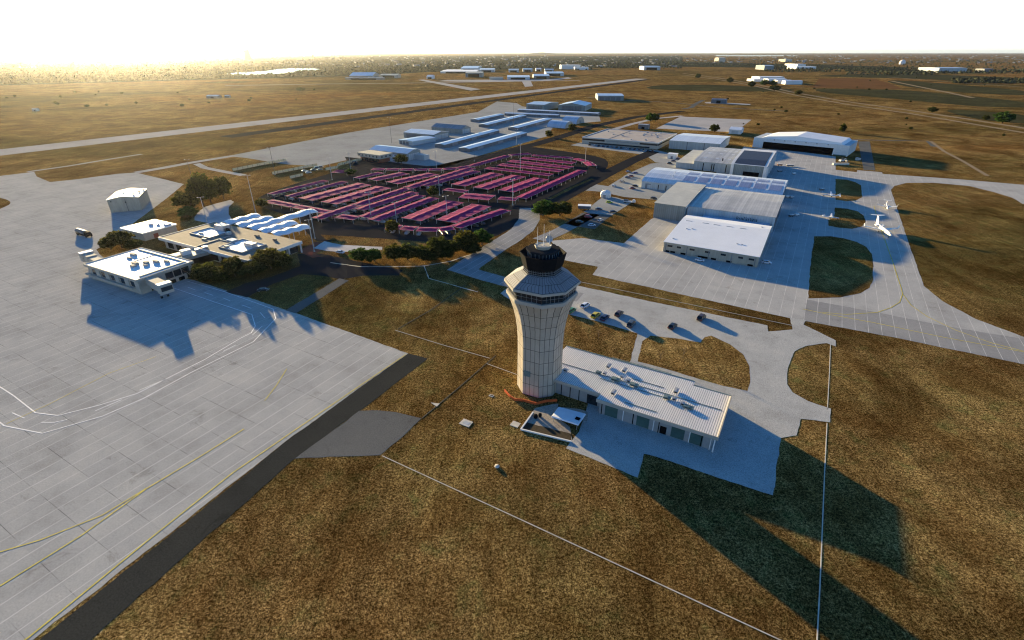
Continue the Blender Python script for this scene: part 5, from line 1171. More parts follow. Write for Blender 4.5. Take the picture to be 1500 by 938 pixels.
CAN = [
 ('single shade canopy at the far left edge of the car park', (396, 284), (477, 264), 5.5),
 ('single shade canopy, second row in from the far left edge', (422, 287.5), (505, 265.5), 5.5),
 ('double shade canopy, third row in from the far left edge', (447, 291.5), (534, 269), 11),
 ('double shade canopy, fourth row in, just above the long covered walk', (481, 297), (562, 273.5), 11),
 ('covered walk leading from the wavy terminal canopy into the car park', (463, 319.5), (521, 300), 6.5),
 ('middle length of the covered walk through the car park', (522, 299.5), (596, 275.5), 6.5),
 ('inner length of the covered walk ending near the top row', (598, 274.5), (690, 245.5), 7.5),
 ('single shade canopy hugging the lower side of the covered walk, long one', (526, 306.5), (607, 281), 6.5),
 ('single shade canopy hugging the lower side of the covered walk, upper one', (621, 271.5), (698, 250), 7),
 ('single shade canopy, first row below the covered walk in the lower block', (531, 317.5), (617, 285.5), 6),
 ('single shade canopy, second row below the covered walk in the lower block', (546, 322), (636, 289), 6.5),
 ('double shade canopy in the middle of the lower block', (602, 321), (666, 294.5), 11),
 ('double shade canopy at the right of the lower block', (653, 323.5), (705, 300), 11),
 ('front bay of the curved lower edge, leftmost beside the small tree', (566, 331.5), (587, 332), 6),
 ('front bay of the curved lower edge, second from the left', (588, 332.8), (609, 334.3), 6),
 ('front bay of the curved lower edge, third from the left', (611, 335), (641, 335.3), 6),
 ('front bay of the curved lower edge where it turns', (643, 335.3), (664, 332.8), 6),
 ('single shade canopy closing the lower block on its right edge', (667, 331.8), (741, 306.5), 6.5),
 ('small shade canopy in the middle aisle beside the aisle tree', (652, 276.5), (683, 280), 6),
 ('wide shade canopy in the middle of the middle aisle', (677, 285.5), (721, 289), 11),
 ('small shade canopy at the right end of the middle aisle', (731, 289.5), (757, 291.5), 6),
 ('double shade canopy, left one of the three in the right block', (671, 271), (728, 253.5), 10.5),
 ('double shade canopy, middle one of the three in the right block', (704, 275.5), (760, 257), 10.5),
 ('double shade canopy, right one of the three in the right block', (741, 279.5), (793, 261), 10.5),
 ('long single shade canopy along the right-hand edge of the car park', (763, 289.5), (853, 249), 6.5),
 ('lowest crosswise shade canopy in the upper right block', (713, 245.5), (808, 256), 7),
 ('second crosswise shade canopy from below in the upper right block', (732, 240.5), (823, 250), 8.5),
 ('third crosswise shade canopy from below in the upper right block', (747, 235.2), (837, 245.2), 8.5),
 ('fourth crosswise shade canopy from below in the upper right block', (765, 230.8), (841, 238.5), 8),
 ('topmost crosswise shade canopy in the upper right block', (780, 226.8), (838, 231), 6),
 ('curved corner shade bay at the far right, nearer the edge row', (842, 232), (857, 235.5), 6.5),
 ('curved corner shade bay at the far right, outermost one', (859, 236.5), (868, 242.5), 6.5),
 ('single shade canopy along the upper edge beside the post', (689, 243), (744, 227.8), 6.5),
 ('shade bay at the top corner of the upper edge', (747, 227), (776, 224.6), 6.5),
 ('first shade bay of the top row beside the tan office', (545, 247.2), (564, 247.4), 6.5),
 ('second shade bay of the top row from the tan office', (566, 247.5), (585, 247.7), 6.5),
 ('third shade bay of the top row from the tan office', (587, 247.8), (605, 247.9), 6.5),
 ('fourth shade bay of the top row from the tan office', (607, 247.9), (626, 247.9), 6.5),
 ('fifth shade bay of the top row from the tan office', (628, 247.8), (647, 247.5), 6.5),
 ('sixth shade bay of the top row, where it meets the upper edge', (649, 247.3), (668, 246.4), 6.5),
 ('seventh shade bay of the top row, at the head of the covered walk', (669, 246.2), (687, 243.4), 6.5),
 ('single shade canopy, leftmost in the upper left block', (522, 260.5), (558, 252.3), 6),
 ('double shade canopy, middle one in the upper left block', (545, 263), (593, 253), 9),
 ('double shade canopy, right one in the upper left block', (574, 267.5), (635, 254), 10.5),
 ('crosswise shade canopy facing the terminal, outer bays', (392, 293.5), (432, 301), 6),
 ('crosswise shade canopy facing the terminal, inner bays', (434, 301.5), (479, 310), 6),
 ('small shade canopy standing alone below the covered walk', (496, 315.5), (523, 319), 6.5),
]
for c_ in CAN: canopy(*c_)
canopy('small square red pavilion beside the light pole at the upper left', (489, 250.3), (512, 251), 9, bay=12, cat='pavilion', rise=2.2)

# ================================================================== VEHICLES
def car_body(L=4.6, W=1.85, hgt=1.45, hood=1.15, boot=0.75, cab_top=1.9):
    """lofted car: lower shell, glasshouse and roof panel, nose to +x"""
    st = [(-L / 2, .38, .72, .74), (-L / 2 + .12, .28, .86, .88), (-L / 2 + boot, .25, .93, .95), (-.3, .22, .93, 1.0), (L / 2 - hood, .22, .92, 1.0), (L / 2 - .35, .25, .76, .93), (L / 2 - .06, .33, .66, .82), (L / 2, .42, .6, .72)]
    rings = []
    for x, zb, zt, k in st:
        h = W / 2 * k
        rings.append([(x, -h * .92, zb), (x, -h, zb + .18), (x, -h, zt - .14), (x, -h * .88, zt), (x, h * .88, zt), (x, h, zt - .14), (x, h, zb + .18), (x, h * .92, zb)])
    body = MB().loft(rings)
    b0, b1 = -L / 2 + boot * .55, L / 2 - hood * .8
    r0, r1 = b0 + .65, b1 - .85
    h0, h1 = W / 2 * .86, W / 2 * .68
    glass = MB().loft([[(b0, -h0, .9), (b1, -h0, .9), (b1, h0, .9), (b0, h0, .9)], [(r0, -h1, hgt - .06), (r1, -h1, hgt - .06), (r1, h1, hgt - .06), (r0, h1, hgt - .06)]])
    roof = MB().loft([[(r0 - .1, -h1 - .03, hgt - .075), (r1 + .1, -h1 - .03, hgt - .075), (r1 + .1, h1 + .03, hgt - .075), (r0 - .1, h1 + .03, hgt - .075)], [(r0 + .06, -h1 + .1, hgt), (r1 - .06, -h1 + .1, hgt), (r1 - .06, h1 - .1, hgt), (r0 + .06, h1 - .1, hgt)]])
    pil = MB()
    for s in (-1, 1):
        pil.tube((b0, s * h0, .9), (r0, s * h1, hgt - .05), .045, n=4); pil.tube((b1, s * h0, .9), (r1, s * h1, hgt - .05), .045, n=4)
        xm = (r0 + r1) / 2 - .1; pil.tube((xm, s * (h0 + .005), .9), (xm, s * (h1 + .01), hgt - .05), .05, n=4)
    roof.add(pil.v, pil.f)
    return body, glass, roof
_cm = {}
def make_car(label, px, az, col, style='hatch', name='parked_car', cat='car', group='parked cars', z=0.0):
    key = style
    S = {'hatch': (4.5, 1.85, 1.5, 1.1, .45), 'sedan': (4.8, 1.85, 1.42, 1.2, .95), 'suv': (4.8, 1.95, 1.78, 1.1, .35), 'van': (5.6, 2.05, 2.25, .9, .3)}[style]
    if key not in _cm:
        L, W = S[0], S[1]
        b, g, r = car_body(L, W, S[2], S[3], S[4])
        ob = [b.build('car_tmp', M['metal']), g.build('car_tmp', M['carglass']), r.build('car_tmp', M['metal'])]
        wh = MB().tube((0, -.11, 0), (0, .11, 0), .33, n=12).build('car_tmp', M['tyre'])
        hb_ = MB().tube((0, -.12, 0), (0, .12, 0), .19, n=8).build('car_tmp', M['metal'])
        li = MB().box(-.05, -.22, -.08, .03, .22, .08).build('car_tmp', M['lamp'])
        ta = MB().box(-.03, -.2, -.09, .05, .2, .09).build('car_tmp', M['tail'])
        _cm[key] = [o.data for o in ob + [wh, hb_, li, ta]]
        for o in ob + [wh, hb_, li, ta]: bpy.data.objects.remove(o)
    b, g, r, wh, hb_, li, ta = _cm[key]; L, W = S[0], S[1]
    p = P(*px) if not isinstance(px, Vector) else px
    t = thing(name, label, cat, (p.x, p.y, z), R(90 - az), group)
    if group == NEAR: t.scale = (1.15, 1.15, 1.12)
    def link(nm, me, mat=None, loc=(0, 0, 0), par=t):
        o = bpy.data.objects.new(nm, me if mat is None else pm(me, mat)); COL.objects.link(o); o.parent = par; o.location = loc; return o
    link('body', b, col); link('window', g); link('roof', r, col)
    for x_ in (-L / 2 + .85, L / 2 - .9):
        for s in (-1, 1):
            w_ = link('wheel', wh, None, (x_, s * (W / 2 - .1), .33)); link('hubcap', hb_, None, (0, s * .012, 0), w_)
    for s in (-1, 1): link('headlight', li, None, (L / 2 - .03, s * W * .33, .62)); link('tail_lamp', ta, None, (-L / 2 + .02, s * W * .36, .72))
    return t
_pm = {}
def pm(me, col):
    k = (me.name, col)
    if k not in _pm:
        m2 = me.copy(); m2.materials.clear(); m2.materials.append(paint(col)); _pm[k] = m2
    return _pm[k]
NEAR = 'cars parked on the gravel lot behind the tower'
Z5 = 0.055
for lab, px, az, col, sty in (
    ('white car nearest the tower crown on the gravel lot', (857, 449.5), 38, (.75, .76, .78), 'hatch'),
    ('green car half hidden beside the tower crown', (836.7, 457), 38, (.05, .20, .06), 'hatch'),
    ('bright yellow car parked on the gravel beside a navy one', (872.5, 464), 36, (.62, .47, .02), 'hatch'),
    ('navy car parked close beside the yellow one', (885.5, 467.5), 34, (.02, .025, .07), 'sedan'),
    ('dark brown car alone in the aisle above the navy one', (906.5, 461.5), 34, (.075, .04, .025), 'hatch'),
    ('grey-black car parked by the footpath between the grass islands', (924.5, 477), 32, (.07, .08, .085), 'suv'),
    ('black car standing alone in the middle of the gravel lot', (985, 480), 38, (.02, .022, .02), 'hatch'),
    ('dark brown car farthest right on the gravel lot', (1027, 467.5), 38, (.06, .035, .022), 'suv')):
    make_car(lab, px, az, col, sty, group=NEAR, z=Z5)
LOT = 'cars on the lots beside the hangars'
for lab, px, az, col, sty in (
    ('lime green car below the white dome tank', (892.5, 297.5), 100, (.42, .50, .02), 'hatch'),
    ('navy car on the pale lot below the lime green one', (877, 307.5), 100, (.02, .025, .08), 'sedan'),
    ('rose red car at the edge of the shaded lot', (861.5, 319), 110, (.36, .06, .10), 'suv'),
    ('dark green car in the shade below the rose red one', (848.7, 326.5), 110, (.03, .05, .045), 'sedan'),
    ('pale blue car low in the shaded lot', (866.7, 331.5), 80, (.35, .45, .55), 'hatch'),
    ('black car at the corner of the pale lot', (898, 311.5), 80, (.015, .015, .016), 'sedan'),
    ('small white car at the right edge of the shaded lot', (879.5, 324), 40, (.7, .7, .7), 'hatch'),
    ('blue car at the upper end of the hangar lot', (931, 254.5), 70, (.05, .06, .22), 'sedan'),
    ('silver blue car by the kerb at the upper end of the hangar lot', (920, 252.5), 60, (.20, .24, .32), 'hatch'),
    ('dark red car beside the navy one on the upper hangar lot', (925, 259.3), 90, (.16, .02, .03), 'hatch'),
    ('navy car beside the dark red one on the upper hangar lot', (919.5, 261), 90, (.02, .03, .09), 'sedan'),
    ('black car under the wall of the chequered barrel hangar', (930.5, 273.5), 110, (.015, .015, .015), 'sedan'),
    ('small red car in the open middle of the upper hangar lot', (926.5, 277), 100, (.28, .03, .03), 'hatch'),
    ('white car left of the small red one on the upper hangar lot', (899, 273.3), 60, (.7, .7, .68), 'hatch'),
    ('grey car near the dark kerb of the upper hangar lot', (911.5, 267), 60, (.25, .25, .26), 'sedan'),
    ('dark car left of the tall cream annex', (957.5, 291.5), 110, (.03, .03, .03), 'sedan'),
    ('navy car in the shade of the white box shed', (993.5, 233.8), 100, (.02, .03, .12), 'suv'),
    ('black car in the short row below the pale hangar, front one', (981, 240.5), 100, (.015, .016, .02), 'suv'),
    ('dark blue car in the short row below the pale hangar, rear one', (986.5, 237), 100, (.03, .04, .10), 'sedan'),
    ('white car on the apron in front of the white-roofed hangar', (1024.5, 382.5), 110, (.75, .75, .75), 'hatch'),
    ('white car by the right corner of the white-roofed hangar', (1122.5, 386), 110, (.7, .7, .72), 'hatch'),
    ('white car parked by the brick plaza of the terminal', (498.5, 371), 110, (.6, .6, .62), 'sedan'),
    ('dark car parked on the grass beside the terminal apron', (386, 426.5), 75, (.02, .02, .02), 'sedan')):
    make_car(lab, px, az, col, sty, group=LOT, z=0.05)
# row of cars at the office block, and the fenced yard
cols = [(.03, .03, .035), (.25, .26, .28), (.02, .03, .08), (.6, .6, .6), (.05, .05, .05), (.1, .11, .12), (.03, .04, .06)]
names = {0: 'black', 1: 'grey', 2: 'navy', 3: 'white', 4: 'black', 5: 'grey', 6: 'black'}
for k in range(15):
    f = k / 14; make_car('car in the long row parked along the front of the flat office block', (864 + 92 * f, 213.3 + 9.0 * f), 30, cols[(k * 3) % 7], 'sedan' if k % 2 else 'suv', group='cars parked along the office block', z=0.05)
for k, (px, col, lab) in enumerate((((446, 251.5), (.20, .25, .27), 'light'), ((452, 254), (.5, .5, .5), 'white'), ((459, 250.2), (.05, .07, .07), 'dark'), ((464, 247.2), (.04, .05, .06), 'dark'), ((468.5, 249.6), (.08, .10, .13), 'dark'), ((470, 246), (.06, .07, .08), 'dark'), ((502, 241), (.03, .04, .05), 'dark'), ((519.5, 238.6), (.03, .03, .035), 'dark'))):
    lab2 = ['pale grey car at the left end of the fenced yard', 'white car in front of the others in the fenced yard', 'dark green car in the middle of the fenced yard', 'dark car at the back of the fenced yard', 'blue-grey car at the right of the fenced yard', 'grey car at the far corner of the fenced yard', 'dark car alone by the straw fence right of the yard', 'dark car beside the tan two-storey office'][k]
    make_car(lab2, px, 60, col, 'suv' if k % 2 else 'sedan', group='cars in the fenced yard' if k < 6 else None, z=0.03)
# cars under the canopies: plain whole shells, too small to show their parts
def mini():
    b, g, r = car_body(4.6, 1.85, 1.5, 1.1, .6)
    return b, g, r
b, g, r = mini(); b.add(g.v, g.f); b.add(r.v, r.f)
minis = []
for c_ in ((.05, .05, .055), (.4, .4, .42), (.42, .42, .42), (.03, .04, .08), (.12, .13, .14), (.2, .04, .04)):
    o = b.build('car_tmp', paint(c_)); minis.append(o.data); bpy.data.objects.remove(o)
rnd = random.Random(11); ncar = 0
for (c, u, L, wd, rz) in canopy_spots[:46]:
    v = Vector((-u.y, u.x, 0))
    for k in range(int(L / 2.9)):
        for sg in ((-1, 1) if wd > 8 else (1,)):
            if rnd.random() < (.6 if wd > 8 else .62) and ncar < 290 and c.y > 0:
                p = c + u * (-L / 2 + 1.6 + k * 2.9) + v * sg * (wd / 4 if wd > 8 else 0) - v * (.9)
                o = bpy.data.objects.new('parked_car', rnd.choice(minis)); COL.objects.link(o)
                o.location = (p.x, p.y, 0.045); o.rotation_euler.z = rz + R(90) + (math.pi if rnd.random() < .5 else 0) + rnd.uniform(-.03, .03)
                tag(o, 'car parked in the shade beneath the red canopies', 'car', 'cars under the red canopies'); ncar += 1
# tanker truck on the left apron
p = P(124, 345.5); t = thing('fuel_truck', 'dark fuel truck with a pale rounded tank alone on the left apron', 'truck', (p.x, p.y, .03), R(-30))
MB().box(-6.5, -1.4, .7, 6.4, 1.4, 1.2).build('chassis', M['black_metal'], t)
MB().loft([[(x, 1.6 * k * math.cos(a), 2.15 + 1.15 * k * math.sin(a)) for a in [2 * math.pi * i / 12 for i in range(12)]] for x, k in ((-6.3, .6), (-5.9, 1), (3.0, 1), (3.4, .6))]).build('tank', M['wall_dark'], t)
MB().loft([[(3.6, -1.3, .8), (6.5, -1.3, .8), (6.5, 1.3, .8), (3.6, 1.3, .8)], [(3.6, -1.3, 1.9), (6.6, -1.3, 1.9), (6.6, 1.3, 1.9), (3.6, 1.3, 1.9)], [(3.7, -1.2, 3.0), (5.8, -1.15, 3.0), (5.8, 1.15, 3.0), (3.7, 1.2, 3.0)]]).build('cab', M['black_metal'], t)
MB().box(6.3, -1.05, 2.0, 6.62, 1.05, 2.6).build('windscreen', M['carglass'], t)
MB().box(-6, -.5, 3.28, 2.8, .5, 3.42).build('walkway', M['trim_white'], t)
for x_ in (-5, -3.6, 4.9):
    for s in (-1.25, 1.25): MB().tube((x_, s - .2, .55), (x_, s + .2, .55), .55, n=12).build('wheel', M['tyre'], t)
# flat white-topped trailer, digger and carts
p = P(856, 306.5); t = thing('box_trailer', 'box trailer with a flat white top beside the hangar lot', 'trailer', (p.x, p.y, .05), R(-10))
MB().box(-4, -2, .6, 4, 2, 2.3).build('body', M['wall_dark'], t); MB().box(-4.2, -2.2, 2.3, 4.2, 2.2, 2.6).build('roof', M['roof_white'], t)
for x_ in (-2.6, 2.6):
    for s in (-1.7, 1.7): MB().tube((x_, s - .15, .45), (x_, s + .15, .45), .45, n=10).build('wheel', M['tyre'], t)
p = P(921, 297.5); t = thing('flatbed_truck', 'white flatbed truck at the end of the tank shadow on the hangar lot', 'truck', (p.x, p.y, .06), R(-20))
MB().box(-3.6, -1.1, .8, 2.2, 1.1, 1.25).build('bed', M['trim_white'], t); MB().loft([[(2.3, -1.1, .7), (4.4, -1.1, .7), (4.4, 1.1, .7), (2.3, 1.1, .7)], [(2.3, -1.1, 1.6), (4.4, -1.1, 1.5), (4.4, 1.1, 1.5), (2.3, 1.1, 1.6)], [(2.4, -1, 2.4), (3.6, -1, 2.4), (3.6, 1, 2.4), (2.4, 1, 2.4)]]).build('cab', M['trim_white'], t)
MB().box(-3.4, -.9, 1.26, -.5, .9, 2.0).build('load', M['wall_dark'], t)
for x_ in (-2.4, 3.3):
    for s in (-.95, .95): MB().tube((x_, s - .13, .42), (x_, s + .13, .42), .42, n=10).build('wheel', M['tyre'], t)
def cart(label, px, mat, sx=2.6, sy=1.5, h=1.4, rz=0):
    p = P(*px); t = thing('baggage_cart', label, 'cart', (p.x, p.y, .04), rz, 'carts and small gear on the hangar apron')
    MB().box(-sx / 2, -sy / 2, .45, sx / 2, sy / 2, h).build('body', mat, t); MB().box(-sx / 2 - .1, -sy / 2 - .1, h, sx / 2 + .1, sy / 2 + .1, h + .12).build('cover', M['trim_white'], t)
    MB().tube((sx / 2, 0, .5), (sx / 2 + 1.1, 0, .4), .06, n=5).build('tow_bar', M['darkpole'], t)
    for x_ in (-sx * .3, sx * .3):
        for s in (-sy * .4, sy * .4): MB().tube((x_, s - .08, .25), (x_, s + .08, .25), .25, n=8).build('wheel', M['tyre'], t)
cart('white cart beside the right end of the chequered hangar', (1153.5, 290), M['trim_white'])
cart('pale cart with a green cover edge outside the chequered hangar', (1159, 290.5), M['metal'], rz=.4)
cart('white cart in the lit strip right of the weathered hangar', (1166.5, 316.5), M['trim_white'], rz=.3)
cart('dark blue cart left of the white one in the lit strip', (1158.5, 317.8), M['wall_dark'])
cart('dark cart nearest the dark-roofed hangar on the apron', (1142, 252), M['wall_dark'], 4)
cart('rose-coloured low cart on the apron before the open hangar', (1142, 243), M['brick'], 4)
cart('long low dark cart on the apron before the open hangar', (1157, 244), M['wall_dark'], 6)
cart('small white cart out on the shaded apron', (1162.5, 255.5), M['trim_white'], 2, 2)
cart('dark low trolley left of the propeller plane', (1203, 279), M['wall_dark'], 3)
p = P(1233, 237.5); t = thing('loader', 'white wheeled loader on the dirt patch below the open hangar', 'loader', (p.x, p.y, .05), R(20))
MB().loft([[(-3, -1.2, .8), (2.5, -1.2, .8), (2.5, 1.2, .8), (-3, 1.2, .8)], [(-2.8, -1.1, 2.2), (1.4, -1.1, 2), (1.4, 1.1, 2), (-2.8, 1.1, 2.2)]]).build('body', M['trim_white'], t)
MB().box(-1.2, -.9, 2.2, .6, .9, 3.6).build('cab', M['glass'], t); m = MB(); m.tube((1.2, 0, 2), (4.2, 0, 2.6), .3, n=6); m.tube((4.2, 0, 2.6), (5.4, 0, .6), .28, n=6); m.build('arm', M['trim_white'], t); MB().box(4.8, -1.2, .2, 6.0, 1.2, 1.2).build('bucket', M['metal'], t)
for x_ in (-1.9, 1.5):
    for s in (-1.2, 1.2): MB().tube((x_, s - .25, .75), (x_, s + .25, .75), .75, n=12).build('wheel', M['tyre'], t)
p = P(1231, 242); o = MB().box(-7, -1.2, .1, 7, 1.2, 1.6).box(-7.1, -1.25, 1.6, 7.1, 1.25, 1.75).build('concrete_barrier', M['kerb'], loc=(p.x, p.y, .05), rz=0.0); tag(o, 'long pale concrete block lying on the dirt patch below the open hangar', 'barrier')
p = P(1256.5, 235); o = MB().box(-2.5, -1.2, .1, 2.5, 1.2, 1.9).box(-2.6, -1.3, 1.9, -.2, 1.3, 2.4).build('storage_crate', M['metal'], loc=(p.x, p.y, .05), rz=.5); tag(o, 'grey crate at the right edge of the dirt patch', 'crate')

# ================================================================== AIRCRAFT
def aircraft(name, label, nose, tail, L, span, ttail=True, jet=True, mat='plane_white', z0=None, group=None):
    A, B = P(*nose), P(*tail); dv = A - B; dv.z = 0; u = dv.normalized(); c = (A + B) / 2
    t = thing(name, label, 'aircraft', (c.x, c.y, .05), math.atan2(u.y, u.x), group)
    r = L * .043; zc = r * 2.1
    st = [(-.5, .12, .6), (-.42, .35, .45), (-.3, .75, .15), (-.15, 1, 0), (.28, 1, 0), (.4, .82, -.06), (.46, .55, -.14), (.49, .28, -.22), (.5, .05, -.28)]
    n = 14
    MB().loft([[(f * L, r * k * math.cos(a), zc + r * dz + r * k * math.sin(a)) for a in [2 * math.pi * i / n for i in range(n)]] for f, k, dz in st]).build('fuselage', M[mat], t, smooth=True)
    wz = zc - r * .55 if jet else zc + r * .8; sw = .16 * L if jet else .01 * L; ch = .16 * L
    for s in (-1, 1):
        x0 = .06 * L
        w_ = MB().loft([[(x0, s * r * .5, wz), (x0 - ch, s * r * .5, wz), (x0 - ch, s * r * .5, wz + .22), (x0, s * r * .5, wz + .3)], [(x0 - sw, s * span / 2, wz + .8), (x0 - sw - ch * .38, s * span / 2, wz + .8), (x0 - sw - ch * .38, s * span / 2, wz + .88), (x0 - sw, s * span / 2, wz + .92)]])
        o = w_.build('wing', M[mat], t)
        if jet: MB().loft([[(x0 - sw, s * span / 2, wz + .84), (x0 - sw - ch * .36, s * span / 2, wz + .84), (x0 - sw - ch * .36, s * (span / 2 + .06), wz + .84), (x0 - sw, s * (span / 2 + .06), wz + .84)], [(x0 - sw - .5, s * (span / 2 + .3), wz + 2.2), (x0 - sw - ch * .4, s * (span / 2 + .3), wz + 2.2), (x0 - sw - ch * .4, s * (span / 2 + .36), wz + 2.2), (x0 - sw - .5, s * (span / 2 + .36), wz + 2.2)]]).build('winglet', M[mat], o)
    fz = zc + r * .8; fh = L * (.17 if ttail else .12)
    MB().loft([[(-.30 * L, -.12, fz), (-.47 * L, -.12, fz), (-.47 * L, .12, fz), (-.30 * L, .12, fz)], [(-.44 * L, -.07, fz + fh), (-.53 * L, -.07, fz + fh), (-.53 * L, .07, fz + fh), (-.44 * L, .07, fz + fh)]]).build('tail_fin', M[mat], t)
    hz = fz + fh if ttail else fz - r * .3; hs = span * .34
    for s in (-1, 1):
        MB().loft([[(-.43 * L, s * .05, hz), (-.53 * L, s * .05, hz), (-.53 * L, s * .05, hz + .15), (-.43 * L, s * .05, hz + .15)], [(-.50 * L, s * hs / 2 * 1.2, hz + .1), (-.55 * L, s * hs / 2 * 1.2, hz + .1), (-.55 * L, s * hs / 2 * 1.2, hz + .18), (-.50 * L, s * hs / 2 * 1.2, hz + .18)]]).build('tailplane', M[mat], t)
        if jet:
            x1 = -.2 * L; MB().loft([[(x, s * r * 1.75 + q * math.cos(a), zc + r * .45 + q * math.sin(a)) for a in [2 * math.pi * i / 10 for i in range(10)]] for x, q in ((x1 - L * .12, r * .3), (x1 - L * .08, r * .48), (x1, r * .5), (x1 + .1, r * .42))]).build('engine', M[mat], t)
    if not jet:
        pr = MB(); pr.box(.5 * L, -L * .11, zc - .1 - r * .2, .5 * L + .08, L * .11, zc + .1 - r * .2); pr.build('propeller', M['black_metal'], t)
    cw = MB(); cw.box(.425 * L, -r * .5, zc + r * .25, .455 * L, r * .5, zc + r * .5) if jet else cw.box(.15 * L, -r * .8, zc + r * .4, .27 * L, r * .8, zc + r * .78)
    cw.build('cockpit_window', M['carglass'], t)
    m = MB()
    if jet:
        for k in range(7):
            for s in (-1, 1): m.box(-.08 * L + k * .055 * L, s * r * .985 - .04, zc + r * .1, -.08 * L + k * .055 * L + .35, s * r * .985 + .04, zc + r * .1 + .4)
        m.build('cabin_windows', M['carglass'], t)
    for x_, y_ in ((.38 * L, 0), (-.06 * L, r * 1.3), (-.06 * L, -r * 1.3)):
        g_ = MB(); g_.tube((x_, y_, .3), (x_, y_ * .8, zc - r * .6), .09, n=6); o = g_.build('landing_gear', M['metal'], t)
        MB().tube((x_, y_ - .12, .32), (x_, y_ + .12, .32), .32, n=10).build('wheel', M['tyre'], o)
    return t
aircraft('business_jet', 'large white business jet with T-tail taxiing on the yellow line', (1306, 352), (1279, 331), 23, 17)
aircraft('business_jet', 'white jet standing behind the larger one, tail up against the grass', (1300, 310), (1297, 301.5), 13, 11)
aircraft('light_plane', 'white high-wing light plane at the corner of the upper grass island', (1207, 287.5), (1226, 289.5), 11, 14, ttail=False, jet=False)
aircraft('light_plane', 'small white plane at the left edge of the middle grass island', (1226, 321.5), (1208, 319.5), 9, 10, ttail=False, jet=False)

# ================================================================== LIGHT POLES
def light_pole(label, base, top, mat='pole', heads=2, name='light_pole', cat='light pole'):
    b = P(*base)
    lo, hi = 2.0, 60.0
    for _ in range(40):
        m_ = (lo + hi) / 2; dz = m_ - H; f = b.y * CP - dz * SP; uu = b.y * SP + dz * CP; py = 469 - F * uu / f
        if py > top[1]: lo = m_
        else: hi = m_
    h = lo
    t = thing(name, label, cat, (b.x, b.y, 0), R(30), 'tall light poles')
    MB().tube((0, 0, 0), (0, 0, h), .24 if mat == 'pole' else .2, .12, 8).build('mast', M[mat], t)
    MB().lathe([(.5, 0), (.5, .5), (.3, .7)], 8).build('footing', M['kerb'], t)
    if heads:
        m = MB(); m.tube((-1.1, 0, h - .1), (1.1, 0, h - .1), .07, n=5); m.build('cross_arm', M[mat], t)
        for s in (-1, 1)[:heads]: MB().loft([[(s * 1.5 - .45, -.25, h - .22), (s * 1.5 + .45, -.25, h - .22), (s * 1.5 + .45, .25, h - .22), (s * 1.5 - .45, .25, h - .22)], [(s * 1.5 - .3, -.18, h + .02), (s * 1.5 + .3, -.18, h + .02), (s * 1.5 + .3, .18, h + .02), (s * 1.5 - .3, .18, h + .02)]]).build('lamp_head', M['metal'], t)
    return t
for a in (
    ('light pole rising behind the wavy terminal canopy', (374.7, 312), (366, 257)),
    ('light pole in front of the tall trees left of the terminal hall', (303.5, 325), (294.5, 289)),
    ('dark pole behind the tall trees, with a red lamp', (281, 260), (274, 233.5), 'darkpole'),
    ('dark pole beside the left corner of the fenced yard', (403, 256), (395, 216), 'darkpole'),
    ('light pole at the left of the red pavilion', (486.6, 264), (483, 231.5)),
    ('light pole at the right of the red pavilion', (514, 249.5), (511, 223.5)),
    ('light pole standing between the two long rows below the covered walk', (544, 321), (540, 281.5)),
    ('light pole above the curved lower edge of the car park', (581, 326), (579, 296)),
    ('light pole at the top row near the blue-roofed hangar', (639.5, 249), (638, 221.5)),
    ('light pole beside the tree in the car-park aisle', (644, 287), (642, 258.5)),
    ('light pole between the two double canopies of the lower block', (655, 322), (653, 287)),
    ('light pole at the right end of the middle aisle', (751, 301), (751.5, 262)),
    ('light pole in the middle of the upper right block', (762, 253), (761, 211)),
    ('light pole at the curved far right corner of the car park', (857, 241), (858.7, 215.5)),
    ('very tall dark mast on the small-plane apron', (574, 211), (571, 172), 'darkpole'),
    ('thin dark mast in front of the crosswise row hangar', (752, 188), (751, 149), 'darkpole', 0),
    ('light pole at the corner of the long row hangar', (756.5, 212), (757, 190)),
    ('light pole between the wavy canopy and the brick plaza', (460.5, 369), (452, 322)),
    ('light pole at the tip of the long vault of the wavy canopy', (461.5, 350), (455.5, 307)),
    ('dark wooden post on the verge above the car park', (695, 236.5), (694, 225.5), 'darkpole', 0)):
    light_pole(*a)

# straw board fences round the yard
def fence(label, pts, h=2.2):
    w_ = [P(*q) for q in pts]; c0 = w_[0]
    t = thing('board_fence', label, 'fence', (c0.x, c0.y, 0))
    m = MB()
    for k in range(len(w_) - 1):
        d_ = (w_[k + 1] - w_[k]); L = d_.length; d_.normalize(); n_ = Vector((-d_.y, d_.x, 0)) * .05
        q = [w_[k] - n_ - c0, w_[k + 1] - n_ - c0, w_[k + 1] + n_ - c0, w_[k] + n_ - c0]
        m.prism([(p.x, p.y) for p in q], .1, h)
        for i in range(int(L / 5) + 1):
            p_ = w_[k] + d_ * min(L, i * 5) - c0; MB().box(p_.x - .12, p_.y - .12, 0, p_.x + .12, p_.y + .12, h + .25).build('post', M['bark'], t)
    m.build('boards', M['fence_board'], t)
fence('straw board fence along the upper left side of the yard', [(341, 251), (380, 243), (419, 236)])
fence('straw board fence in front of the yard gateway', [(399, 256), (430, 250), (465, 243)])
fence('straw board fence behind the parked cars in the yard', [(425, 262), (444, 258)])
fence('straw board fence running on from the yard to the tan office', [(477, 250), (494, 247), (496, 243), (530, 235)])

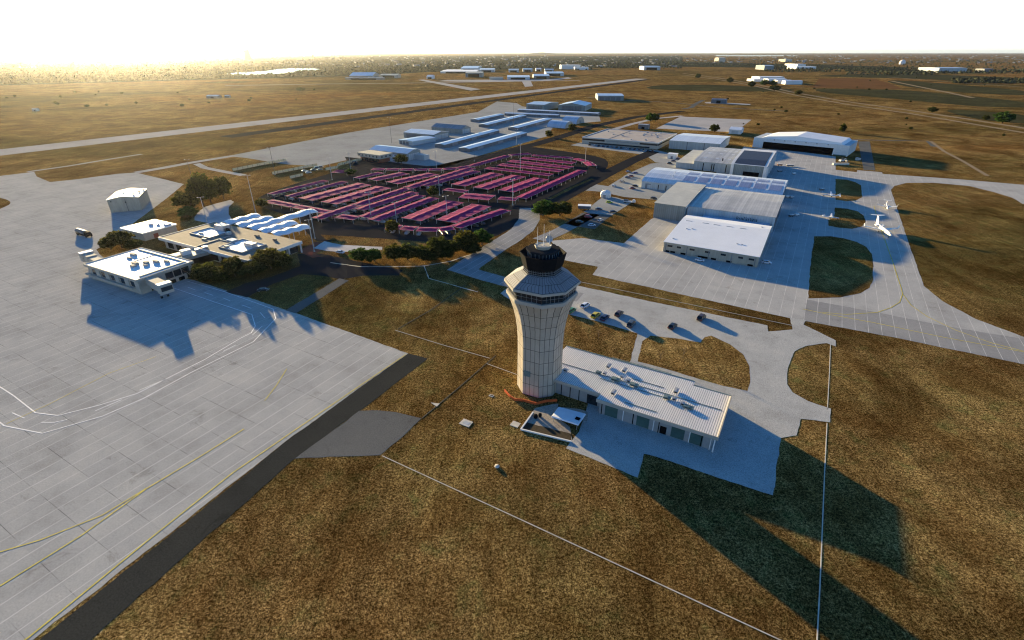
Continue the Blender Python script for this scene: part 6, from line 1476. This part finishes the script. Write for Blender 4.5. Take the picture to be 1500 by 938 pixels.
# ================================================================== TREES
def leaf_cloud(seed, clumps, per, size, shape):
    """crown of small leaf faces gathered in clumps spread through its volume"""
    g = np.random.default_rng(seed)
    V = []; Fc = []
    C = []
    while len(C) < clumps:
        d = g.normal(size=3); d /= np.linalg.norm(d); r = g.uniform(.25, 1) ** .45
        p = d * r
        if p[2] < -.75: continue
        C.append(p * np.array(shape[:3]) * g.uniform(.82, 1.12) + np.array([0, 0, shape[3]]))
    for c in C:
        rad = size * g.uniform(2.2, 4.4)
        k = int(per * g.uniform(.6, 1.3))
        d = g.normal(size=(k, 3)); d /= np.linalg.norm(d, axis=1)[:, None]
        pts = c + d * rad * g.uniform(.4, 1, (k, 1)) * np.array([1, 1, .8])
        for p, n in zip(pts, d):
            n = n + g.normal(size=3) * .6; n /= np.linalg.norm(n)
            a = np.cross(n, g.normal(size=3)); a /= np.linalg.norm(a); b_ = np.cross(n, a); s = size * g.uniform(.6, 1.3)
            o = len(V); V += [tuple(p - a * s), tuple(p - b_ * s * .7), tuple(p + a * s), tuple(p + b_ * s * .7)]; Fc.append((o, o + 1, o + 2, o + 3))
    m = MB(); m.v = V; m.f = Fc
    for c in C[::4]:                         # solid lumps added inside the crown to block sun through it
        q = (c - np.array([0, 0, shape[3]])) * .55 + np.array([0, 0, shape[3]]); rr = min(shape[:3]) * .42
        n = 7
        m.loft([[tuple(q + rr * k * np.array([math.cos(6.283 * i / n + z), math.sin(6.283 * i / n + z), 0]) * g.uniform(.75, 1.2) + np.array([0, 0, rr * z])) for i in range(n)] for z, k in ((-.9, .3), (-.3, .95), (.35, .9), (.9, .25))])
    return m
def make_tree(name, label, seed, h, wid, mat, bush=False, loc=(0, 0, 0), clumps=84, per=52, cat='tree'):
    t = thing(name, label, cat, loc)
    th = h * (.04 if bush else .13)
    rz_ = (h - th) / 2
    leaf_cloud(seed, clumps, per, .34 if not bush else .28, (wid / 2 * .8, wid / 2 * .8, rz_ * .86, th + rz_ * .95)).build('crown', M[mat], t)
    rr_ = random.Random(seed); m = MB(); m.tube((0, 0, 0), (0, 0, th * 1.3), .05 * h ** .75, .03 * h ** .75, 8)
    for k in range(5):
        a = k * 1.26 + rr_.random(); m.tube((0, 0, th * 1.1), (math.cos(a) * wid * .25, math.sin(a) * wid * .25, th + rz_ * (.6 + .6 * rr_.random())), .025 * h ** .75, .008 * h, 6)
    m.build('trunk', M['bark'], t)
    return t
protos = {}
def tree(label, px, h, wid, kind='leaf', bush=False, grp=None, name=None):
    p = P(*px)
    h *= 1.12; wid *= 1.22
    key = (kind, bush, len([1 for k in protos if k[0] == kind]) if len([1 for k in protos if k[0] == kind and k[1] == bush]) < 2 else rt.randint(0, 1))
    cand = [k for k in protos if k[0] == kind and k[1] == bush]
    nm = name or ('bush' if bush else 'broadleaf_tree'); ct = 'bush' if bush else 'tree'
    if len(cand) < 2:
        k = (kind, bush, len(cand)); t = make_tree(nm, label, 100 + len(protos), 8.0, 8.0, kind, bush, cat=ct); protos[k] = t; register(t); src = t
        t.location = (p.x, p.y, 0); t.scale = (wid / 8, wid / 8, h / 8); t.rotation_euler.z = rt.uniform(0, 6.28)
    else:
        src = protos[rt.choice(cand)]; t = dup(src, (p.x, p.y, 0), rt.uniform(0, 6.28), (wid / 8, wid / 8, h / 8), label)
        t.name = nm; t['category'] = ct
    if grp: t['group'] = grp
    return t
rt = random.Random(5)
G1, G2, G3 = 'trees left of the terminal hall', 'hedge of trees below the car park', 'trees in front of the terminal hall'
for a in (
    ('broad tree with golden top, left one of the group beside the terminal drive', (279, 307), 11, 16, 'leaf_sunlit', False, G1),
    ('tallest tree of the group beside the terminal drive', (298, 300), 19, 14, 'leaf', False, G1),
    ('broad dark tree in the middle of the group beside the terminal drive', (309, 297), 14, 13, 'leaf', False, G1),
    ('separate round tree at the right of the group beside the terminal drive', (328, 291), 14, 12, 'leaf', False, G1),
    ('bright green bush at the foot of the group beside the terminal drive', (275, 318), 6, 12, 'leaf_green', True, G1),
    ('small golden bush at the front of the group beside the terminal drive', (273, 324), 3, 6, 'leaf_sunlit', True, G1),
    ('gold-topped tree left of the small flat building, left one', (163, 366), 6.5, 8, 'leaf_sunlit', False, 'trees behind the concourse'),
    ('gold-topped tree left of the small flat building, taller one', (179, 363.5), 8.5, 10, 'leaf_sunlit', False, 'trees behind the concourse'),
    ('low grey-green bush in the shade of the gold-topped trees', (196, 364), 4, 9, 'leaf', True, 'trees behind the concourse'),
    ('round tree nearest the concourse end of the terminal hall', (302, 411), 7, 11, 'leaf', False, G3),
    ('dark bush between the two tree groups before the terminal hall', (322, 412), 5, 9, 'leaf', True, G3),
    ('gold-topped tree at the corner of the terminal hall', (345, 405), 8.5, 9, 'leaf_sunlit', False, G3),
    ('wide dark tree before the terminal hall, left of the last one', (371, 403), 6, 12, 'leaf', False, G3),
    ('largest gold-topped tree before the terminal hall', (397, 394), 9, 13, 'leaf_sunlit', False, G3),
    ('dark tree at the right end before the terminal hall', (414, 392), 6.5, 9, 'leaf', False, G3),
    ('bright green rounded bush beside the pale walk, left one', (528, 382), 6, 10, 'leaf_green', True, G2),
    ('bright green bush beside the pale walk, right one', (549, 383), 6, 9, 'leaf_green', True, G2),
    ('tree at the left end of the hedge below the car park', (578, 382), 7.5, 10, 'leaf_sunlit', False, G2),
    ('dark tree second from the left in the hedge', (597, 381), 7, 11, 'leaf', False, G2),
    ('dark low tree third from the left in the hedge', (618, 379), 6, 10, 'leaf', False, G2),
    ('tall tree in the middle of the hedge', (643, 376), 9.5, 11, 'leaf', False, G2),
    ('low tree right of the tall middle one in the hedge', (665, 371), 6, 9, 'leaf', False, G2),
    ('tallest gold-tipped tree near the right end of the hedge', (684, 366), 9.5, 11, 'leaf_sunlit', False, G2),
    ('green tree at the right end of the hedge', (706, 359), 7.5, 11, 'leaf_green', False, G2),
    ('dark filler tree low in the hedge, between its middle and right end', (652, 379), 4.5, 9, 'leaf', True, G2),
    ('dark filler bush low in the hedge, left of its middle', (630, 382), 4, 10, 'leaf', True, G2),
    ('dark filler bush at the foot of the right end of the hedge', (690, 370), 4, 12, 'leaf', True, G2),
    ('tree in the car-park aisle beside a light pole', (635, 288), 6.5, 8, 'leaf', False, None),
    ('small tree at the left end of the curved lower canopies', (575, 342), 7, 7, 'leaf_sunlit', False, None),
    ('bush beside the leftmost canopies of the car park', (384, 303), 5, 9, 'leaf_sunlit', True, None),
    ('green bush beside the red pavilion', (513, 256), 4.5, 10, 'leaf_green', True, None),
    ('round tree before the blue-roofed hangar', (588, 240.5), 8, 12, 'leaf', False, None),
    ('wide bush cluster at the road bend above the tower, left half', (795, 316), 9, 15, 'leaf_green', True, None),
    ('wide bush cluster at the road bend above the tower, right half', (820, 316), 8, 16, 'leaf', True, None),
    ('round bush on the road verge nearest the car park corner', (804, 201.5), 8, 9, 'leaf_sunlit', True, None),
    ('bush beside the nearer round-roofed shed', (838, 193), 9, 11, 'leaf', True, None),
    ('bright tree at the corner of the square apron road', (953, 179.5), 12, 13, 'leaf_green', False, None),
    ('dark tree right of the bright one at the square apron road', (960, 179), 11, 10, 'leaf', False, None),
    ('dark bush behind the pale hangar roof', (1046, 194), 9, 12, 'leaf', True, None),
    ('green tree clump alone at the far right beside the dirt track', (1468, 181), 15, 24, 'leaf_green', True, None),
    ('smaller dark bush left of the clump by the dirt track', (1443, 176.5), 7, 9, 'leaf', True, None),
    ('bush on the dirt track edge at the right', (1365, 165.5), 9, 15, 'leaf', True, None),
    ('spiky dark bush in the grass above the open hangar', (1233, 194.5), 10, 8, 'leaf', True, None),
    ('bush beside the dirt track, farthest left of its string', (1022, 115), 16, 22, 'leaf', True, 'bushes along the dirt track'),
    ('big bush beside the dirt track, second of its string', (1069, 122), 16, 22, 'leaf', True, 'bushes along the dirt track'),
    ('big bush beside the dirt track, third of its string', (1100, 128), 16, 22, 'leaf', True, 'bushes along the dirt track'),
    ('bush before the left part of the white works', (1119, 125.5), 16, 26, 'leaf_green', True, 'bushes along the dirt track'),
    ('bush before the middle of the white works', (1131, 125.8), 14, 26, 'leaf_green', True, 'bushes along the dirt track'),
    ('wide bush between the tracks below the white works', (1134, 133.5), 13, 28, 'leaf', True, 'bushes along the dirt track'),
    ('bush between the tracks, nearest of the string', (1169, 139.5), 11, 18, 'leaf_sunlit', True, 'bushes along the dirt track'),
    ('bush by the first bend of the shore road in the left field', (440, 134), 9, 24, 'leaf', True, None),
): tree(*a)
# far scrub: small dark bushes dotted over the fields
for k in range(52):
    if k < 20: px = (rt.uniform(5, 470), rt.uniform(128, 158))
    elif k < 36: px = (rt.uniform(1000, 1480), rt.uniform(112, 200))
    else: px = (rt.uniform(1180, 1500), rt.uniform(98, 135))
    if 1228 < px[0] < 1240 and px[1] > 185: continue
    d_ = P(*px).y; s = rt.uniform(1.6, 3.4) * (1 if d_ < 900 else 1.5)
    t = tree('small dark bush dotted in the far grass fields', px, s, s * rt.uniform(1.1, 1.8), 'leaf', True, 'bushes dotted in the far fields')
# two bare saplings on the grass island and one behind the tower
def sapling(label, px, h, seed):
    p = P(*px); r_ = random.Random(seed); t = thing('sapling', label, 'sapling', (p.x, p.y, .06))
    m = MB(); m.tube((0, 0, 0), (0.1, 0, h * .8), .07, .03, 6); m.build('trunk', M['bark'], t)
    m = MB()
    for k in range(16):
        z = h * r_.uniform(.3, .8); a = r_.uniform(0, 6.28); l = h * r_.uniform(.2, .42); e = (math.cos(a) * l * .7, math.sin(a) * l * .7, z + l * .7); m.tube((0.05, 0, z), e, .028, .01, 4)
        for j in range(2): m.tube(e, (e[0] + r_.uniform(-.5, .5), e[1] + r_.uniform(-.5, .5), e[2] + r_.uniform(.1, .6)), .014, .006, 3)
    m.build('branches', M['bark'], t)
sapling('bare sapling on the green grass island, nearer the footpath', (966, 531), 4.2, 1)
sapling('bare sapling on the green grass island, nearer its middle', (1000, 525), 4.6, 2)
sapling('bare sapling on the grass behind the tower building roof', (876, 498), 4.5, 3)

# ================================================================== FAR WOODS AND TOWN (nobody could count them)
def far_woods():
    g = np.random.default_rng(3)
    xs = np.array([-150, 0, 120, 250, 400, 480, 560, 620, 760, 900, 1000, 1090, 1180, 1330, 1500, 1700]); ed = np.array([126, 125, 121.5, 118, 114.2, 112.5, 109.5, 105.8, 101.2, 99.3, 97.8, 98.8, 100.5, 103, 104, 104])
    V = []; Fq = []
    base = np.array([(1, 0, 0), (0, 1, 0), (-1, 0, 0), (0, -1, 0), (.62, .62, .55), (-.62, .62, .55), (-.62, -.62, .55), (.62, -.62, .55), (0, 0, 1.0)])
    tri = [(0, 4, 7), (0, 1, 4), (1, 5, 4), (1, 2, 5), (2, 6, 5), (2, 3, 6), (3, 7, 6), (3, 0, 7), (4, 5, 8), (5, 6, 8), (6, 7, 8), (7, 4, 8)]
    tri = np.array(tri); pts = []
    lk = np.array([(324, 109), (345, 106.8), (396, 104), (402, 101.8), (425, 100.6), (474, 100.6), (466, 103.6), (447, 104), (425, 107.6), (400, 109.8), (367, 110.8), (340, 110.6)])
    def inside(x, y):
        c = False; n = len(lk); j = n - 1
        for i in range(n):
            if (lk[i, 1] > y) != (lk[j, 1] > y) and x < (lk[j, 0] - lk[i, 0]) * (y - lk[i, 1]) / (lk[j, 1] - lk[i, 1]) + lk[i, 0]: c = not c
            j = i
        return c
    def clump(x, y):
        return .5 + .5 * math.sin(x * .031 + 1.3 * math.sin(y * .9)) * math.cos(y * 1.1 + x * .011)
    n = 0
    while n < 15000:
        x = g.uniform(-150, 1650); e = np.interp(x, xs, ed); y = 81.5 + (e - 81.5) * g.uniform(0, 1) ** .8
        dens = 1.0 if x < 1000 else (.55 if x < 1200 else .34)
        if y > e - 1.2 and g.uniform() < .6 and x > 700: continue
        if y > 93 and x > 1000 and g.uniform() > .5: continue
        if g.uniform() > dens * (.45 + .7 * clump(x, y)) or inside(x, y): continue
        if x > 640 and x < 830 and y > 103: continue
        pts.append((x, y)); n += 1
    for x in np.linspace(-150, 560, 700):       # the wood's near edge as a close stand
        e = np.interp(x, xs, ed)
        for _ in range(3):
            yy = e - g.uniform(0, 2.6)
            if not inside(x, yy): pts.append((x + g.uniform(-1, 1), yy))
    for px0, px1, y0, y1, nn in ((1300, 1500, 103.5, 108.5, 420), (1395, 1500, 117, 123, 260), (1120, 1300, 100, 106, 380), (870, 1000, 97.5, 101, 260), (1240, 1365, 100, 111, 260), (842, 866, 101.5, 103.2, 24)):
        for _ in range(nn): pts.append((g.uniform(px0, px1), g.uniform(y0, y1)))
    k = len(pts); W = np.zeros((k, 3)); 
    for i, (x, y) in enumerate(pts):
        p = P(x, y); W[i] = (p.x, p.y, 0)
    r = g.uniform(3.2, 7.5, k); h = r * g.uniform(1.1, 1.9, k)
    far = W[:, 1] > 5000; r[far] *= 1.5
    rot = g.uniform(0, 6.28, k); cs, sn = np.cos(rot), np.sin(rot)
    jit = g.uniform(.72, 1.3, (k, 9, 3))
    B = base[None] * jit
    X = (B[:, :, 0] * cs[:, None] - B[:, :, 1] * sn[:, None]) * r[:, None]; Y = (B[:, :, 0] * sn[:, None] + B[:, :, 1] * cs[:, None]) * r[:, None]
    Zv = B[:, :, 2] * h[:, None] + (base[None, :, 2] < .01) * (r * .35)[:, None]
    allv = np.stack([X + W[:, 0:1], Y + W[:, 1:2], Zv], -1).reshape(-1, 3)
    allf = (tri[None] + (np.arange(k) * 9)[:, None, None]).reshape(-1, 3)
    me = bpy.data.meshes.new('far_woods'); me.vertices.add(len(allv)); me.vertices.foreach_set('co', allv.astype(np.float32).ravel())
    me.loops.add(allf.size); me.loops.foreach_set('vertex_index', allf.astype(np.int32).ravel())
    me.polygons.add(len(allf)); me.polygons.foreach_set('loop_start', np.arange(0, allf.size, 3, dtype=np.int32)); me.update(calc_edges=True)
    me.materials.append(M['forest'])
    o = bpy.data.objects.new('far_woods', me); COL.objects.link(o)
    tag(o, 'far-off wooded plain fading into the haze below the horizon', 'woods', kind='stuff')
far_woods()
def far_town():
    g = np.random.default_rng(9); m = MB(); n = 0
    while n < 800:
        x = g.uniform(-120, 1600); y = 82.3 + 17 * g.uniform(0, 1) ** 1.5
        if x < 480 and y > 97: continue
        if x > 1000 and y > 93: continue
        if x > 600 and y > 98.5: continue
        p = P(x, y); s = g.uniform(6, 17) * (1 + p.y / 14000); l = s * g.uniform(.8, 2.6); h = g.uniform(4, 9) * (1 + p.y / 16000)
        if g.uniform() < .05: h *= 2
        a = .52 + (1.57 if g.uniform() < .5 else 0)
        q = [(p.x + cx * l / 2 * math.cos(a) - cy * s / 2 * math.sin(a), p.y + cx * l / 2 * math.sin(a) + cy * s / 2 * math.cos(a)) for cx, cy in ((-1, -1), (1, -1), (1, 1), (-1, 1))]
        m.prism(q, 0, h); n += 1
    o = m.build('far_town', M['town']); tag(o, 'far-off town of tiny pale roofs scattered to the horizon', 'town', kind='stuff')
far_town()
m = MB()
gh = np.random.default_rng(4); pts = []
for k in range(41):
    f = k / 40; p = P(768 + 72 * f, 79.9); pts.append((p.x * 1.0, p.y, 22 + 70 * max(0, math.sin(math.pi * min(1, f * 1.5))) ** 2 * .55 + 30 * math.sin(math.pi * f) + gh.uniform(0, 5)))
vs = []
for x_, y_, z_ in pts: vs += [(x_, y_ - 900, -2), (x_, y_, z_ * .9), (x_, y_ + 600, z_), (x_, y_ + 1800, -2)]
m.add(vs, [(k * 4 + j, (k + 1) * 4 + j, (k + 1) * 4 + j + 1, k * 4 + j + 1) for k in range(40) for j in range(3)])
o = m.build('distant_hills', M['forest']); tag(o, kind='structure')

# ================================================================== AIR, SKY, SUN, CAMERA
SUN_AZ, SUN_EL = -35.5, 7.6
HAZE = 1.05e-5
S_ = 69000
hz = MB().box(-S_, -2500, -1.5, S_, 69000, 260).build('haze', M['dark'])
hz.data.materials.clear()
hm = bpy.data.materials.new('haze_air'); hm.use_nodes = True
nt = hm.node_tree; nt.nodes.clear()
out = nt.nodes.new('ShaderNodeOutputMaterial'); pv = nt.nodes.new('ShaderNodeVolumePrincipled')
pv.inputs['Color'].default_value = (0.93, 0.94, 0.96, 1); pv.inputs['Density'].default_value = HAZE; pv.inputs['Anisotropy'].default_value = 0.82
nt.links.new(pv.outputs[0], out.inputs['Volume'])
hz.data.materials.append(hm); tag(hz, 'pale evening haze over the whole airfield', 'haze', kind='stuff')

w = bpy.data.worlds.new('World'); sc.world = w; w.use_nodes = True
nt = w.node_tree; bg = nt.nodes['Background']
sky = nt.nodes.new('ShaderNodeTexSky'); sky.sky_type = 'NISHITA'; sky.sun_disc = False
sky.sun_elevation = R(SUN_EL); sky.sun_rotation = R(SUN_AZ); sky.altitude = 300
sky.air_density = 1.0; sky.dust_density = 1.5; sky.ozone_density = 2.5
tint = nt.nodes.new('ShaderNodeMix'); tint.data_type = 'RGBA'; tint.blend_type = 'MULTIPLY'; tint.inputs[0].default_value = 1
tint.inputs[7].default_value = (0.38, 1.0, 1.65, 1)          # clear deep-blue evening dome
nt.links.new(sky.outputs[0], tint.inputs[6])
tc = nt.nodes.new('ShaderNodeTexCoord'); sx = nt.nodes.new('ShaderNodeSeparateXYZ'); nt.links.new(tc.outputs['Generated'], sx.inputs[0])
rp = nt.nodes.new('ShaderNodeMapRange'); rp.inputs[1].default_value = 0.095; rp.inputs[2].default_value = 0.15; rp.inputs[3].default_value = 1; rp.inputs[4].default_value = 0
nt.links.new(sx.outputs['Z'], rp.inputs[0])                    # white glow added low in the sky to whiten the horizon
band = nt.nodes.new('ShaderNodeMix'); band.data_type = 'RGBA'; band.blend_type = 'ADD'; band.inputs[7].default_value = (7.4, 7.0, 6.0, 1)
nt.links.new(rp.outputs[0], band.inputs[0]); nt.links.new(tint.outputs[2], band.inputs[6])
nt.links.new(band.outputs[2], bg.inputs['Color']); bg.inputs['Strength'].default_value = 0.05

sl = bpy.data.lights.new('sun', 'SUN'); sl.energy = 5.0; sl.angle = R(0.7); sl.color = (1.0, 0.765, 0.40)
so = bpy.data.objects.new('sun', sl); COL.objects.link(so)
dvec = Vector((math.sin(R(SUN_AZ)) * math.cos(R(SUN_EL)), math.cos(R(SUN_AZ)) * math.cos(R(SUN_EL)), math.sin(R(SUN_EL))))
so.rotation_euler = dvec.to_track_quat('Z', 'Y').to_euler(); so.location = dvec * 800

cam = bpy.data.cameras.new('camera'); co = bpy.data.objects.new('camera', cam); COL.objects.link(co)
co.location = (0, 0, H); co.rotation_euler = (R(90) - PITCH, 0, 0)
cam.sensor_width = 36; cam.lens = 36 * F / 1500; cam.clip_start = 0.5; cam.clip_end = 200000
sc.camera = co
sc.view_settings.view_transform = 'Standard'; sc.view_settings.look = 'None'; sc.view_settings.gamma = 1
sc.view_settings.exposure = 1.75
sc.render.film_transparent = False
sc.cycles.use_denoising = True
sc.cycles.max_bounces = 5; sc.cycles.diffuse_bounces = 2; sc.cycles.glossy_bounces = 2; sc.cycles.volume_bounces = 0; sc.cycles.transmission_bounces = 2
sc.cycles.pixel_filter_type = 'BLACKMAN_HARRIS'; sc.cycles.filter_width = 1.15
